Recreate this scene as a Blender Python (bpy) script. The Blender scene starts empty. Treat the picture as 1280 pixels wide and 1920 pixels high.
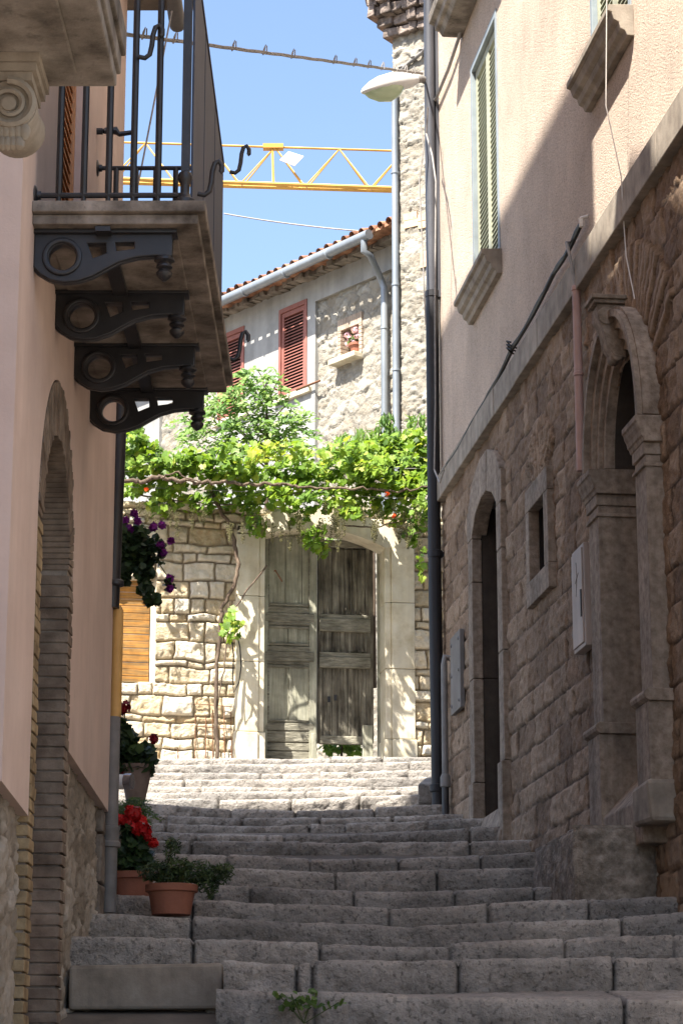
import bpy, math, random
import numpy as np
from mathutils import Vector, Matrix
random.seed(7); rng = np.random.default_rng(7)
C = bpy.context.scene.collection
scene = bpy.context.scene

# ------------------------------------------------------------------ camera
FPX, H0 = 4500.0, 2100.0                      # focal length in pixels of the 1280 wide photograph, height of its horizon
PITCH = math.atan((H0 - 960) / FPX); cP, sP = math.cos(PITCH), math.sin(PITCH)
cam = bpy.data.cameras.new('camera'); camo = bpy.data.objects.new('camera', cam); C.objects.link(camo)
cam.sensor_fit = 'HORIZONTAL'; cam.sensor_width = 36.0; cam.lens = FPX / 1280 * 36.0
cam.clip_start = 0.1; cam.clip_end = 3000
camo.location = (0, 0, 0); camo.rotation_euler = (math.pi / 2 + PITCH, 0, 0)
scene.camera = camo
# ------------------------------------------------------------------ light
SUN_AZ = (-0.60, -0.80); SUN_EL = math.radians(57)
_n = math.hypot(*SUN_AZ); SUN = Vector((SUN_AZ[0] / _n * math.cos(SUN_EL), SUN_AZ[1] / _n * math.cos(SUN_EL), math.sin(SUN_EL)))
w = bpy.data.worlds.new('World'); scene.world = w; w.use_nodes = True
nt = w.node_tree; bg = nt.nodes['Background']; sky = nt.nodes.new('ShaderNodeTexSky')
sky.sky_type = 'NISHITA'; sky.sun_disc = False; sky.sun_elevation = SUN_EL
sky.sun_rotation = math.atan2(SUN.x, SUN.y); sky.altitude = 600; sky.air_density = 1.0; sky.dust_density = 2.2; sky.ozone_density = 1.0
nt.links.new(sky.outputs[0], bg.inputs[0]); bg.inputs[1].default_value = 0.095
sun = bpy.data.lights.new('sun', 'SUN'); suno = bpy.data.objects.new('sun', sun); C.objects.link(suno)
sun.energy = 5.0; sun.angle = math.radians(0.5); sun.color = (1.0, 0.94, 0.85)
suno.rotation_euler = SUN.to_track_quat('Z', 'Y').to_euler(); suno.location = (-20, -10, 40)
scene.view_settings.view_transform = 'Standard'; scene.view_settings.look = 'None'
scene.view_settings.exposure = 1.8; scene.view_settings.gamma = 1.0
scene.cycles.max_bounces = 10; scene.cycles.diffuse_bounces = 6

# ------------------------------------------------------------------ helpers
def ray(px, py):
    u = (px - 640) / FPX; v = (960 - py) / FPX; k = cP - v * sP
    return u / k, (sP + v * cP) / k
def P(px, py, d):
    a, t = ray(px, py); return Vector((a * d, d, t * d))

class Frame:
    """a vertical wall plane: a along it, z up, o out of it"""
    def __init__(s, O, A, N):
        s.O = Vector(O); s.A = Vector(A); s.N = Vector(N).normalized()
    def pt(s, a, z, o=0.0):
        return s.O + s.A * a + s.N * o + Vector((0, 0, z))
    def hit(s, px, py, o=0.0):
        ax, t = ray(px, py); r = Vector((ax, 1, t)); q = s.O + s.N * o
        d = q.dot(s.N) / r.dot(s.N); p = r * d
        v = p - q; return v.dot(s.A) / s.A.length_squared, p.z
RW = Frame((3.94, 0, 0), (-0.125, 1, 0), (-1, -0.125, 0))
LW = Frame((-1.46, 0, 0), (0.0032, 1, 0), (1, -0.0032, 0))
_r = math.radians(10); G = Frame((-0.2, 28.6, 0), (math.cos(_r), math.sin(_r), 0), (math.sin(_r), -math.cos(_r), 0))
_o = P(734, 440, 33.0); HF = Frame((_o.x, _o.y, 0), (0.617, -0.787, 0), (-0.787, -0.617, 0))
_o = P(738, 300, 31.5); TF = Frame((_o.x, _o.y, 0), (0.84, -0.54, 0), (-0.54, -0.84, 0))
WF = Frame((0, 0, 0), (1, 0, 0), (0, -1, 0))   # the plain world: a = x, o = -y

class MB:
    def __init__(s): s.v = []; s.f = []
    def add(s, vs, fs):
        b = len(s.v); s.v += [tuple(x) for x in vs]; s.f += [tuple(i + b for i in f) for f in fs]
    def hexa(s, p):
        s.add(p, [(0, 3, 2, 1), (4, 5, 6, 7), (0, 1, 5, 4), (1, 2, 6, 5), (2, 3, 7, 6), (3, 0, 4, 7)])
    def box(s, fr, a0, a1, z0, z1, o0, o1, j=0.0):
        q = [(a0, z0, o0), (a1, z0, o0), (a1, z1, o0), (a0, z1, o0), (a0, z0, o1), (a1, z0, o1), (a1, z1, o1), (a0, z1, o1)]
        J = lambda: random.uniform(-j, j) if j else 0
        s.hexa([fr.pt(a + J(), z + J(), o + J()) for a, z, o in q])
    def pbox(s, fr, x0, y0, x1, y1, o0, o1, j=0.0):
        xm, ym = (x0 + x1) / 2, (y0 + y1) / 2
        a0 = fr.hit(x0, ym, o1)[0]; a1 = fr.hit(x1, ym, o1)[0]; z0 = fr.hit(xm, y1, o1)[1]; z1 = fr.hit(xm, y0, o1)[1]
        s.box(fr, min(a0, a1), max(a0, a1), z0, z1, o0, o1, j)
    def tube(s, pts, r, n=8, caps=True):
        pts = [Vector(p) for p in pts]; R = r if isinstance(r, (list, tuple)) else [r] * len(pts)
        vs = []; fs = []; up = None
        for i, p in enumerate(pts):
            t = (pts[min(i + 1, len(pts) - 1)] - pts[max(i - 1, 0)]).normalized()
            if up is None:
                up = Vector((0, 0, 1)) if abs(t.z) < .9 else Vector((1, 0, 0))
            x = t.cross(up).normalized(); y = x.cross(t).normalized(); up = y
            for k in range(n):
                a = 2 * math.pi * k / n; vs.append(p + (x * math.cos(a) + y * math.sin(a)) * R[i])
        for i in range(len(pts) - 1):
            for k in range(n):
                k2 = (k + 1) % n; fs.append((i * n + k, i * n + k2, (i + 1) * n + k2, (i + 1) * n + k))
        if caps: fs.append(tuple(range(n - 1, -1, -1))); fs.append(tuple((len(pts) - 1) * n + k for k in range(n)))
        s.add(vs, fs)
    def lathe(s, c, prof, n=16, axis=Vector((0, 0, 1)), sq=1.0):
        c = Vector(c); axis = Vector(axis).normalized()
        x = axis.orthogonal().normalized(); y = axis.cross(x)
        vs = []; fs = []
        for r, h in prof:
            for k in range(n):
                a = 2 * math.pi * k / n; vs.append(c + axis * h + (x * math.cos(a) + y * math.sin(a) * sq) * r)
        for i in range(len(prof) - 1):
            for k in range(n):
                k2 = (k + 1) % n; fs.append((i * n + k, i * n + k2, (i + 1) * n + k2, (i + 1) * n + k))
        fs.append(tuple(range(n - 1, -1, -1))); fs.append(tuple((len(prof) - 1) * n + k for k in range(n)))
        s.add(vs, fs)
    def sweep(s, fr, prof, a0, a1):
        """profile of (o, z) points extruded along a"""
        n = len(prof); vs = [fr.pt(a0, z, o) for o, z in prof] + [fr.pt(a1, z, o) for o, z in prof]
        fs = [(i, (i + 1) % n, n + (i + 1) % n, n + i) for i in range(n)] + [tuple(range(n - 1, -1, -1)), tuple(range(n, 2 * n))]
        s.add(vs, fs)
    def plate(s, fr, polys, o0, o1, bev=0.0, plane='az'):
        """2D outline with holes, given in the frame's (a, z), as a slab from o0 to o1"""
        cu = bpy.data.curves.new('tmp', 'CURVE'); cu.dimensions = '2D'; cu.fill_mode = 'BOTH'
        cu.extrude = max(1e-4, (o1 - o0) / 2 - bev); cu.bevel_depth = bev; cu.bevel_resolution = 1
        if bev: cu.offset = -bev
        for poly in polys:
            sp = cu.splines.new('POLY'); sp.points.add(len(poly) - 1); sp.use_cyclic_u = True
            for q, (x, y) in zip(sp.points, poly): q.co = (x, y, 0, 1)
        ob = bpy.data.objects.new('tmp', cu); C.objects.link(ob)
        dg = bpy.context.evaluated_depsgraph_get(); me = bpy.data.meshes.new_from_object(ob.evaluated_get(dg))
        om = (o0 + o1) / 2
        if plane == 'az': vs = [fr.pt(v.co.x, v.co.y, om + v.co.z) for v in me.vertices]
        else: vs = [fr.pt(om + v.co.z, v.co.y, v.co.x) for v in me.vertices]      # outline in (o, z), slab along a
        s.add(vs, [tuple(p.vertices) for p in me.polygons])
        bpy.data.objects.remove(ob); bpy.data.curves.remove(cu); bpy.data.meshes.remove(me)

def new_root(name, label, cat, loc, group=None, kind=None):
    o = bpy.data.objects.new(name, None); C.objects.link(o); o.location = loc; o.empty_display_size = .2
    return tag(o, label, cat, group, kind)
def tag(o, label=None, cat=None, group=None, kind=None):
    if label: o['label'] = label
    if cat: o['category'] = cat
    if group: o['group'] = group
    if kind: o['kind'] = kind
    return o
def link(name, me, mat, parent=None):
    for m in (mat if isinstance(mat, (list, tuple)) else [mat]): me.materials.append(m)
    if parent is None and len(me.vertices):
        n = len(me.vertices); co = np.empty(n * 3, np.float32); me.vertices.foreach_get('co', co); co = co.reshape(-1, 3)
        b = np.array([(co[:, 0].min() + co[:, 0].max()) / 2, (co[:, 1].min() + co[:, 1].max()) / 2, co[:, 2].min()], np.float32)
        me.vertices.foreach_set('co', (co - b).ravel()); me.update()
        o = bpy.data.objects.new(name, me); o.location = [float(x) for x in b]
    else: o = bpy.data.objects.new(name, me)
    C.objects.link(o)
    if parent is not None:
        o.parent = parent
        if parent.type == 'EMPTY': o.matrix_parent_inverse = Matrix.Translation(-parent.location)
    return o
def obj(name, mb, mat, parent=None, smooth=None, bevel=0.0):
    me = bpy.data.meshes.new(name); me.from_pydata([tuple(v) for v in mb.v], [], mb.f)
    import bmesh
    bm = bmesh.new(); bm.from_mesh(me); bmesh.ops.recalc_face_normals(bm, faces=bm.faces[:]); bm.to_mesh(me); bm.free()
    if smooth:
        me.polygons.foreach_set('use_smooth', [True] * len(me.polygons)); me.set_sharp_from_angle(angle=math.radians(smooth))
    me.update(); o = link(name, me, mat, parent)
    if bevel:
        b = o.modifiers.new('bevel', 'BEVEL'); b.width = bevel; b.segments = 2; b.limit_method = 'ANGLE'; b.angle_limit = math.radians(40)
    return o
def fastmesh(name, V, Q, mat, parent=None, tint=None, smooth=True):
    V = np.asarray(V, np.float32); Q = np.asarray(Q, np.int32); k = Q.shape[1]
    me = bpy.data.meshes.new(name); me.vertices.add(len(V)); me.vertices.foreach_set('co', V.ravel())
    me.loops.add(Q.size); me.loops.foreach_set('vertex_index', Q.ravel())
    me.polygons.add(len(Q)); me.polygons.foreach_set('loop_start', np.arange(len(Q), dtype=np.int32) * k)
    me.polygons.foreach_set('use_smooth', np.full(len(Q), smooth))
    if tint is not None:
        at = me.attributes.new('tint', 'FLOAT_COLOR', 'POINT'); at.data.foreach_set('color', np.asarray(tint, np.float32).ravel())
    me.update(calc_edges=True); me.validate()
    return link(name, me, mat, parent)

# ---- numpy noise
def hsh(ix, iy, seed):
    with np.errstate(over='ignore'):
        n = ix.astype(np.int64).astype(np.uint32) * np.uint32(374761393) + iy.astype(np.int64).astype(np.uint32) * np.uint32(668265263) + np.uint32((seed * 2654435761) & 0xffffffff)
        n = (n ^ (n >> np.uint32(13))) * np.uint32(1274126177); n = n ^ (n >> np.uint32(16))
        n = n * np.uint32(2246822519); n = n ^ (n >> np.uint32(15))
    return n.astype(np.float64) / 4294967295.0
def vnoise(x, y, seed):
    ix = np.floor(x); iy = np.floor(y); fx = x - ix; fy = y - iy; fx = fx * fx * (3 - 2 * fx); fy = fy * fy * (3 - 2 * fy)
    a = hsh(ix, iy, seed); b = hsh(ix + 1, iy, seed); c = hsh(ix, iy + 1, seed); d = hsh(ix + 1, iy + 1, seed)
    return (a * (1 - fx) + b * fx) * (1 - fy) + (c * (1 - fx) + d * fx) * fy
def fbm(x, y, seed, octv=4, gain=.5):
    s = 0; a = 1; t = 0
    for i in range(octv):
        s = s + a * vnoise(x * 2 ** i, y * 2 ** i, seed + i * 17); t += a; a *= gain
    return s / t * 2 - 1
def sstep(a, b, x):
    t = np.clip((x - a) / (b - a), 0, 1); return t * t * (3 - 2 * t)
def vor(x, y, seed):
    ix = np.floor(x); iy = np.floor(y); F1 = np.full(x.shape, 9.); F2 = F1.copy(); ID = np.zeros(x.shape)
    for dx in (-1, 0, 1):
        for dy in (-1, 0, 1):
            jx = ix + dx; jy = iy + dy
            d = np.hypot(jx + .1 + .8 * hsh(jx, jy, seed) - x, jy + .1 + .8 * hsh(jx, jy, seed + 5) - y)
            m = d < F1; F2 = np.where(m, F1, np.minimum(F2, d)); ID = np.where(m, hsh(jx, jy, seed + 9), ID); F1 = np.where(m, d, F1)
    return F1, F2, ID
def coursed(A, Z, a0, z0, a1, z1, seed, ch=(.2, .32), bl=(.35, .8), r=.025, gap=.012, warp=.02, wf=3.0):
    """distance to the joints, and a random id, of irregular coursed blocks"""
    R = np.random.default_rng(seed)
    zz = Z + warp * fbm(A * wf, Z * wf, seed); aa = A + warp * fbm(A * wf + 50, Z * wf, seed + 3)
    zb = [z0 - .1]
    while zb[-1] < z1 + .1: zb.append(zb[-1] + R.uniform(*ch))
    zb = np.array(zb); ci = np.clip(np.searchsorted(zb, zz) - 1, 0, len(zb) - 2)
    dz = np.minimum(zz - zb[ci], zb[ci + 1] - zz); da = np.zeros_like(dz); ID = np.zeros_like(dz)
    for k in range(len(zb) - 1):
        m = ci == k
        if not m.any(): continue
        ab = [a0 - .1 - R.uniform(0, bl[1])]
        while ab[-1] < a1 + .1: ab.append(ab[-1] + R.uniform(*bl))
        ab = np.array(ab); bi = np.clip(np.searchsorted(ab, aa[m]) - 1, 0, len(ab) - 2)
        da[m] = np.minimum(aa[m] - ab[bi], ab[bi + 1] - aa[m]); ID[m] = R.random(len(ab))[bi]
    d = np.minimum(dz, da); return d, ID
def hf(name, fr, a0, a1, z0, z1, res, fn, mat, parent=None, keep=None, o=0.0, drop=True):
    """a wall face as a relief grid; fn(A, Z) gives its height and its tint"""
    na = max(2, int(round((a1 - a0) * fr.A.length / res)) + 1); nz = max(2, int(round((z1 - z0) / res)) + 1)
    A, Z = np.meshgrid(np.linspace(a0, a1, na), np.linspace(z0, z1, nz)); h, tint = fn(A, Z); h = h + o
    V = np.stack([fr.O.x + A * fr.A.x + h * fr.N.x, fr.O.y + A * fr.A.y + h * fr.N.y, fr.O.z + Z], -1).reshape(-1, 3)
    i = np.arange((nz - 1) * na).reshape(nz - 1, na)[:, :-1]
    Q = np.stack([i, i + 1, i + na + 1, i + na], -1).reshape(-1, 4)
    if keep is not None:
        Am = (A[:-1, :-1] + A[1:, 1:]) / 2; Zm = (Z[:-1, :-1] + Z[1:, 1:]) / 2; Q = Q[keep(Am, Zm).ravel()]
    if fr.A.cross(Vector((0, 0, 1))).dot(fr.N) < 0: Q = Q[:, ::-1]
    return fastmesh(name, V, Q, mat, parent, tint.reshape(-1, 4))
def tint4(a, b=None, c=None):
    z = np.zeros_like(a); return np.stack([a, z if b is None else b, z if c is None else c, z + 1], -1)
def fn_coursed(a0, z0, a1, z1, seed, relief=.03, rough=.012, r=.03, gap=.012, rf=14, **k):
    def f(A, Z):
        d, ID = coursed(A, Z, a0, z0, a1, z1, seed, **k)
        m = sstep(gap * .3, gap + r, d)
        n = fbm(A * rf, Z * rf, seed + 7, 5, .55)
        h = relief * m + (ID - .5) * relief * .8 * m + rough * n * (.4 + .6 * m) + rough * .8 * fbm(A * 4 + ID * 40, Z * 4, seed + 8, 2) * m
        return h, tint4(np.clip(ID + .12 * n, 0, 1), 1 - sstep(gap * .4, gap * 1.3, d), fbm(A * 2, Z * 2, seed + 2) * .5 + .5)
    return f
def fn_rubble(seed, sc=(4, 6), relief=.04, rough=.012, rf=16, edge=.16):
    def f(A, Z):
        x = A * sc[0] + .40 * fbm(A * 6, Z * 6, seed, 4, .6); y = Z * sc[1] + .40 * fbm(A * 6 + 9, Z * 6, seed + 1, 4, .6)
        F1, F2, ID = vor(x, y, seed); big = hsh(np.floor(ID * 9999), np.floor(ID * 777), seed + 3) > .45
        f1, f2, id2 = vor(x * 2.1 + 40, y * 2.1, seed + 50)
        d = np.where(big, F2 - F1, np.minimum(F2 - F1, (f2 - f1) * .6)); ID = np.where(big, ID, id2)
        m = sstep(.015, edge, d); n = fbm(A * rf, Z * rf, seed + 7, 6, .62); fc = fbm(A * 3.3 + ID * 30, Z * 3.3 - ID * 17, seed + 8, 2)
        h = m * (relief * (.45 + .7 * ID) + relief * .9 * fc) + rough * n
        return h, tint4(np.clip(ID + .15 * n, 0, 1), 1 - sstep(edge * .2, edge * .6, d), fbm(A * 2, Z * 2, seed + 2) * .5 + .5)
    return f

# ------------------------------------------------------------------ materials
class NT:
    def __init__(s, name):
        s.m = bpy.data.materials.new(name); s.m.use_nodes = True; s.t = s.m.node_tree; s.n = s.t.nodes; s.b = s.n['Principled BSDF']
    def node(s, t, ins=None, **kw):
        x = s.n.new(t)
        for k, v in kw.items(): setattr(x, k, v)
        for k, v in (ins or {}).items():
            if isinstance(v, bpy.types.NodeSocket): s.t.links.new(v, x.inputs[k])
            else: x.inputs[k].default_value = v
        return x
    def ramp(s, fac, stops):
        r = s.node('ShaderNodeValToRGB', {'Fac': fac}); e = r.color_ramp.elements
        while len(e) < len(stops): e.new(.5)
        for q, (p, c) in zip(e, stops): q.position = p; q.color = (*c, 1)
        return r.outputs[0]
    def math(s, op, a, b=0.0, clamp=False):
        return s.node('ShaderNodeMath', {0: a, 1: b}, operation=op, use_clamp=clamp).outputs[0]
    def mix(s, fac, a, b, mode='MIX'):
        x = s.node('ShaderNodeMix', data_type='RGBA', blend_type=mode)
        for i, v in ((0, fac), (6, a), (7, b)):
            if isinstance(v, bpy.types.NodeSocket): s.t.links.new(v, x.inputs[i])
            else: x.inputs[i].default_value = (*v, 1) if isinstance(v, tuple) and len(v) == 3 else v
        return x.outputs[2]
    def noise(s, vec, scale, detail=6, rough=.6, dist=0):
        return s.node('ShaderNodeTexNoise', {'Vector': vec, 'Scale': scale, 'Detail': detail, 'Roughness': rough, 'Distortion': dist}).outputs[0]
    def vec(s, scale=(1, 1, 1)):
        g = s.node('ShaderNodeNewGeometry').outputs['Position']
        return s.node('ShaderNodeMapping', {'Vector': g, 'Scale': scale}).outputs[0]
def mat(name, stops, scale=4, stretch=(1, 1, 1), rough=.85, bump=.4, bscale=60, bdist=.01, attr=False, mortar=None, metal=0,
        big=(.75, 1.12), bigscale=.8, speck=None, streak=0.0, spec=.3, detail=7):
    N = NT(name); v = N.vec(stretch); n = N.noise(v, scale, detail)
    fac = N.node('ShaderNodeMapRange', {'Value': n, 'From Min': .28, 'From Max': .72}).outputs[0]
    if attr:
        at = N.node('ShaderNodeAttribute', attribute_name='tint'); sep = N.node('ShaderNodeSeparateColor', {'Color': at.outputs['Color']})
        fac = N.math('ADD', N.math('MULTIPLY', sep.outputs[0], .62), N.math('MULTIPLY', fac, .38))
    col = N.ramp(fac, stops)
    if attr and mortar: col = N.mix(sep.outputs[1], col, mortar)
    bigv = N.node('ShaderNodeMapRange', {'Value': N.noise(N.vec(), bigscale, 5), 'From Min': .3, 'From Max': .7, 'To Min': big[0], 'To Max': big[1]}).outputs[0]
    if streak:
        sv = N.noise(N.vec((7, 7, .35)), 1.0, 5)
        sm = N.node('ShaderNodeMapRange', {'Value': sv, 'From Min': .35, 'From Max': .7, 'To Min': 1, 'To Max': 1 - streak}).outputs[0]
        bigv = N.math('MULTIPLY', bigv, sm)
    if speck:
        sp = N.noise(N.vec(), speck[0], 3); sm = N.node('ShaderNodeMapRange', {'Value': sp, 'From Min': speck[1], 'From Max': speck[1] + .1, 'To Min': 1, 'To Max': speck[2]}).outputs[0]
        bigv = N.math('MULTIPLY', bigv, sm)
    hs = N.node('ShaderNodeHueSaturation', {'Color': col, 'Value': bigv}).outputs[0]
    N.t.links.new(hs, N.b.inputs['Base Color'])
    N.b.inputs['Roughness'].default_value = rough; N.b.inputs['Metallic'].default_value = metal; N.b.inputs['Specular IOR Level'].default_value = spec
    if bump:
        bn = N.noise(N.vec(stretch), bscale, 6, .65)
        bm = N.node('ShaderNodeBump', {'Height': bn, 'Strength': bump, 'Distance': bdist}); N.t.links.new(bm.outputs[0], N.b.inputs['Normal'])
    return N.m
def leafmat(name, stops, trans=.35, rough=.5):
    N = NT(name); at = N.node('ShaderNodeAttribute', attribute_name='tint'); sep = N.node('ShaderNodeSeparateColor', {'Color': at.outputs['Color']})
    col = N.ramp(sep.outputs[0], stops); N.t.links.new(col, N.b.inputs['Base Color']); N.b.inputs['Roughness'].default_value = rough
    N.b.inputs['Specular IOR Level'].default_value = .35
    tr = N.node('ShaderNodeBsdfTranslucent', {'Color': N.mix(1.0, col, (1.25, 1.2, .6), 'MULTIPLY')})
    mx = N.node('ShaderNodeMixShader', {0: trans, 1: N.b.outputs[0], 2: tr.outputs[0]})
    N.t.links.new(mx.outputs[0], N.n['Material Output'].inputs[0]); return N.m

M = {}
M['plaster'] = mat('pink plaster', [(0, (.60, .465, .40)), (.5, (.66, .525, .455)), (1, (.70, .57, .50))], 1.5, rough=.9, bump=.3, bscale=70, bdist=.006, streak=.07, bigscale=1.4, big=(.86, 1.05), speck=(7, .68, .90))
M['stucco'] = mat('roughcast stucco', [(0, (.44, .335, .25)), (.5, (.63, .505, .405)), (1, (.73, .61, .50))], 60, rough=.95, bump=1.0, bscale=58, bdist=.03, speck=(62, .58, .55), streak=.08, big=(.80, 1.08), bigscale=1.3)
M['greyplaster'] = mat('grey render', [(0, (.27, .268, .255)), (.5, (.345, .342, .328)), (1, (.41, .405, .39))], 2, bump=.3, bscale=40, streak=.2, big=(.85, 1.1))
M['trim'] = mat('moulded stone trim', [(0, (.20, .165, .13)), (.5, (.31, .265, .21)), (1, (.40, .35, .285))], 6, bump=.5, bscale=70, bdist=.006, streak=.3)
M['blockstone'] = mat('brown mossy block', [(0, (.12, .095, .07)), (.5, (.235, .20, .16)), (1, (.35, .31, .26))], 14, bump=1.0, bscale=40, bdist=.02, bigscale=3.5, big=(.6, 1.2))
M['slab'] = mat('weathered concrete', [(0, (.10, .082, .065)), (.45, (.25, .215, .178)), (1, (.37, .33, .285))], 5, bump=.6, bscale=50, bdist=.008, bigscale=2.5, big=(.6, 1.2), streak=.3, speck=(18, .6, .7))
M['dressed'] = mat('dressed stone', [(0, (.19, .14, .10)), (.5, (.315, .25, .19)), (1, (.42, .345, .275))], 18, bump=.8, bscale=60, bdist=.008, streak=.40, bigscale=3, big=(.7, 1.1))
M['paledressed'] = mat('pale dressed limestone', [(0, (.56, .48, .32)), (.5, (.74, .665, .50)), (1, (.80, .745, .60))], 5, bump=.45, bscale=70, bdist=.008, streak=.22, bigscale=1.5, big=(.78, 1.08))
M['masonry'] = mat('brown block masonry', [(0, (.13, .082, .05)), (.35, (.22, .15, .098)), (.7, (.305, .22, .15)), (1, (.39, .295, .21))], 22, bump=.9, bscale=50, bdist=.012, attr=True, mortar=(.085, .056, .037), bigscale=1.2, big=(.68, 1.15))
M['rubble'] = mat('grey rubble', [(0, (.18, .155, .125)), (.4, (.30, .26, .205)), (.75, (.40, .36, .30)), (1, (.5, .46, .4))], 14, bump=.7, bscale=45, bdist=.012, attr=True, mortar=(.33, .29, .235), bigscale=1.3, big=(.7, 1.1))
M['gardenstone'] = mat('cream limestone blocks', [(0, (.36, .24, .12)), (.25, (.50, .40, .25)), (.6, (.62, .54, .40)), (1, (.72, .67, .57))], 14, bump=1.0, bscale=34, bdist=.022, attr=True, mortar=(.30, .235, .15), bigscale=1.6, big=(.72, 1.1))
M['palerubble'] = mat('pale rubble wall', [(0, (.19, .145, .10)), (.2, (.29, .255, .20)), (.7, (.36, .335, .285)), (1, (.46, .44, .395))], 14, bump=1.0, bscale=36, bdist=.02, attr=True, mortar=(.26, .24, .205), bigscale=1.2, big=(.78, 1.1))
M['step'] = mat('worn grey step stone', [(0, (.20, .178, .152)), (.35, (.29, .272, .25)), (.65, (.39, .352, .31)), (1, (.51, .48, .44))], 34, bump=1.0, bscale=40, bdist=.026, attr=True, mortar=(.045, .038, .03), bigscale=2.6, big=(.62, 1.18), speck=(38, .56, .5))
M['brick'] = mat('grey brown brick', [(0, (.115, .085, .062)), (.4, (.19, .145, .11)), (.7, (.25, .20, .155)), (1, (.30, .235, .175))], 5, bump=.5, bscale=70, bdist=.008, bigscale=6, big=(.6, 1.25))
M['ochrebrick'] = mat('ochre brick', [(0, (.20, .14, .075)), (.5, (.31, .23, .13)), (1, (.38, .30, .18))], 6, bump=.5, bscale=70, bdist=.008, bigscale=6, big=(.6, 1.25))
M['iron'] = mat('black painted iron', [(0, (.030, .022, .018)), (.3, (.016, .016, .018)), (1, (.030, .030, .034))], 7, rough=.42, bump=.15, bscale=120, bdist=.003, spec=.5)
M['panel'] = mat('charcoal sheet metal', [(0, (.030, .037, .062)), (1, (.042, .051, .082))], 3, rough=.6, bump=.05, spec=.5)
M['pipe'] = mat('dark lead pipe', [(0, (.014, .014, .017)), (1, (.028, .028, .032))], 4, (1, 1, .3), rough=.5, bump=.1, metal=.0, spec=.3, streak=.2)
M['leadpipe'] = mat('grey lead pipe', [(0, (.07, .073, .085)), (1, (.12, .125, .14))], 4, (1, 1, .3), rough=.45, bump=.08, metal=.3, streak=.2)
M['zinc'] = mat('grey zinc', [(0, (.24, .27, .30)), (1, (.34, .37, .40))], 4, (1, 1, .3), rough=.45, bump=.08, metal=.4, streak=.15)
M['greypipe'] = mat('grey cast pipe', [(0, (.14, .135, .13)), (1, (.24, .23, .22))], 6, rough=.6, bump=.2)
M['yellowpipe'] = mat('ochre painted pipe', [(0, (.50, .29, .09)), (1, (.62, .38, .14))], 6, rough=.55, bump=.1)
M['pinkpipe'] = mat('pink conduit', [(0, (.34, .22, .19)), (1, (.44, .30, .26))], 6, rough=.6, bump=.15)
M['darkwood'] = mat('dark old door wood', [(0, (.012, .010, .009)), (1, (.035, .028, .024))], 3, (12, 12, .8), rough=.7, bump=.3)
M['revealshade'] = mat('doorway reveal with painted shade', [(0, (.035, .028, .022)), (1, (.075, .06, .048))], 5, bump=.4, streak=.3)  # recess shade is put into this dark reveal colour
M['void'] = mat('painted interior darkness', [(0, (.02, .017, .015)), (1, (.035, .03, .027))], 3, bump=0)  # near-black colour stands in for the darkness of unlit rooms
M['gate'] = mat('weathered grey gate wood', [(0, (.20, .19, .14)), (.35, (.32, .315, .24)), (.7, (.39, .38, .295)), (1, (.47, .455, .36))], 2.6, (11, 11, .8), rough=.9, bump=.5, bscale=4, bdist=.02, bigscale=2.5, big=(.45, 1.2))
M['gaterail'] = mat('weathered gate rails', [(0, (.10, .088, .065)), (.35, (.23, .215, .165)), (.7, (.32, .30, .235)), (1, (.42, .40, .32))], 2.4, (1.2, 14, 16), rough=.9, bump=.9, bscale=4, bdist=.025, bigscale=2.5, big=(.45, 1.15))
M['gatedark'] = mat('rotting gate wood', [(0, (.03, .025, .018)), (.3, (.12, .105, .08)), (.65, (.22, .20, .155)), (1, (.38, .35, .275))], 2.4, (11, 11, .8), rough=.95, bump=1.0, bscale=4, bdist=.03, bigscale=3, big=(.35, 1.25))
M['plank'] = mat('orange varnished planks', [(0, (.13, .075, .03)), (.35, (.26, .15, .05)), (.7, (.42, .19, .035)), (1, (.50, .25, .055))], 2, (1.2, 1.2, 18), rough=.6, bump=.4, bscale=6, bdist=.008, bigscale=5, big=(.5, 1.2))
M['terrashutter'] = mat('brown wooden shutter', [(0, (.46, .22, .10)), (1, (.60, .32, .16))], 3, (8, 8, .8), rough=.6, bump=.2)
M['redshutter'] = mat('brick red shutter paint', [(0, (.26, .095, .075)), (1, (.33, .135, .105))], 4, (3, 3, 1), rough=.6, bump=.15)
M['greenshutter'] = mat('pale green shutter paint', [(0, (.33, .34, .25)), (1, (.43, .44, .33))], 5, rough=.6, bump=.15)
M['bluegrey'] = mat('blue grey window frame', [(0, (.20, .235, .255)), (1, (.29, .33, .35))], 5, rough=.55, bump=.1)
M['tile'] = mat('terracotta roof tile', [(0, (.16, .07, .04)), (.5, (.29, .14, .08)), (1, (.42, .26, .17))], 5, bump=.5, bscale=50, bdist=.008, bigscale=5, big=(.6, 1.25))
M['terracotta'] = mat('terracotta pot', [(0, (.20, .075, .045)), (1, (.30, .12, .075))], 5, rough=.75, bump=.25)
M['stonepot'] = mat('grey stone pot', [(0, (.16, .12, .10)), (1, (.25, .19, .155))], 9, bump=.5)
M['lampgrey'] = mat('pale lamp shell', [(0, (.50, .51, .50)), (1, (.62, .62, .61))], 4, rough=.4, bump=.03, spec=.5)
M['cablegrey'] = mat('grey cable', [(0, (.20, .19, .18)), (1, (.34, .32, .30))], 20, rough=.6, bump=.1)
M['cableblack'] = mat('black cable', [(0, (.012, .011, .010)), (1, (.03, .028, .026))], 20, rough=.5, bump=.1)
M['cablewhite'] = mat('cream cable', [(0, (.55, .52, .48)), (1, (.68, .65, .6))], 20, rough=.5, bump=.05)
M['rust'] = mat('rusty iron', [(0, (.10, .045, .02)), (1, (.22, .10, .05))], 30, rough=.9, bump=.3)
M['crane'] = mat('yellow crane paint', [(0, (.56, .29, .05)), (1, (.66, .37, .08))], .6, rough=.5, bump=0)
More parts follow.
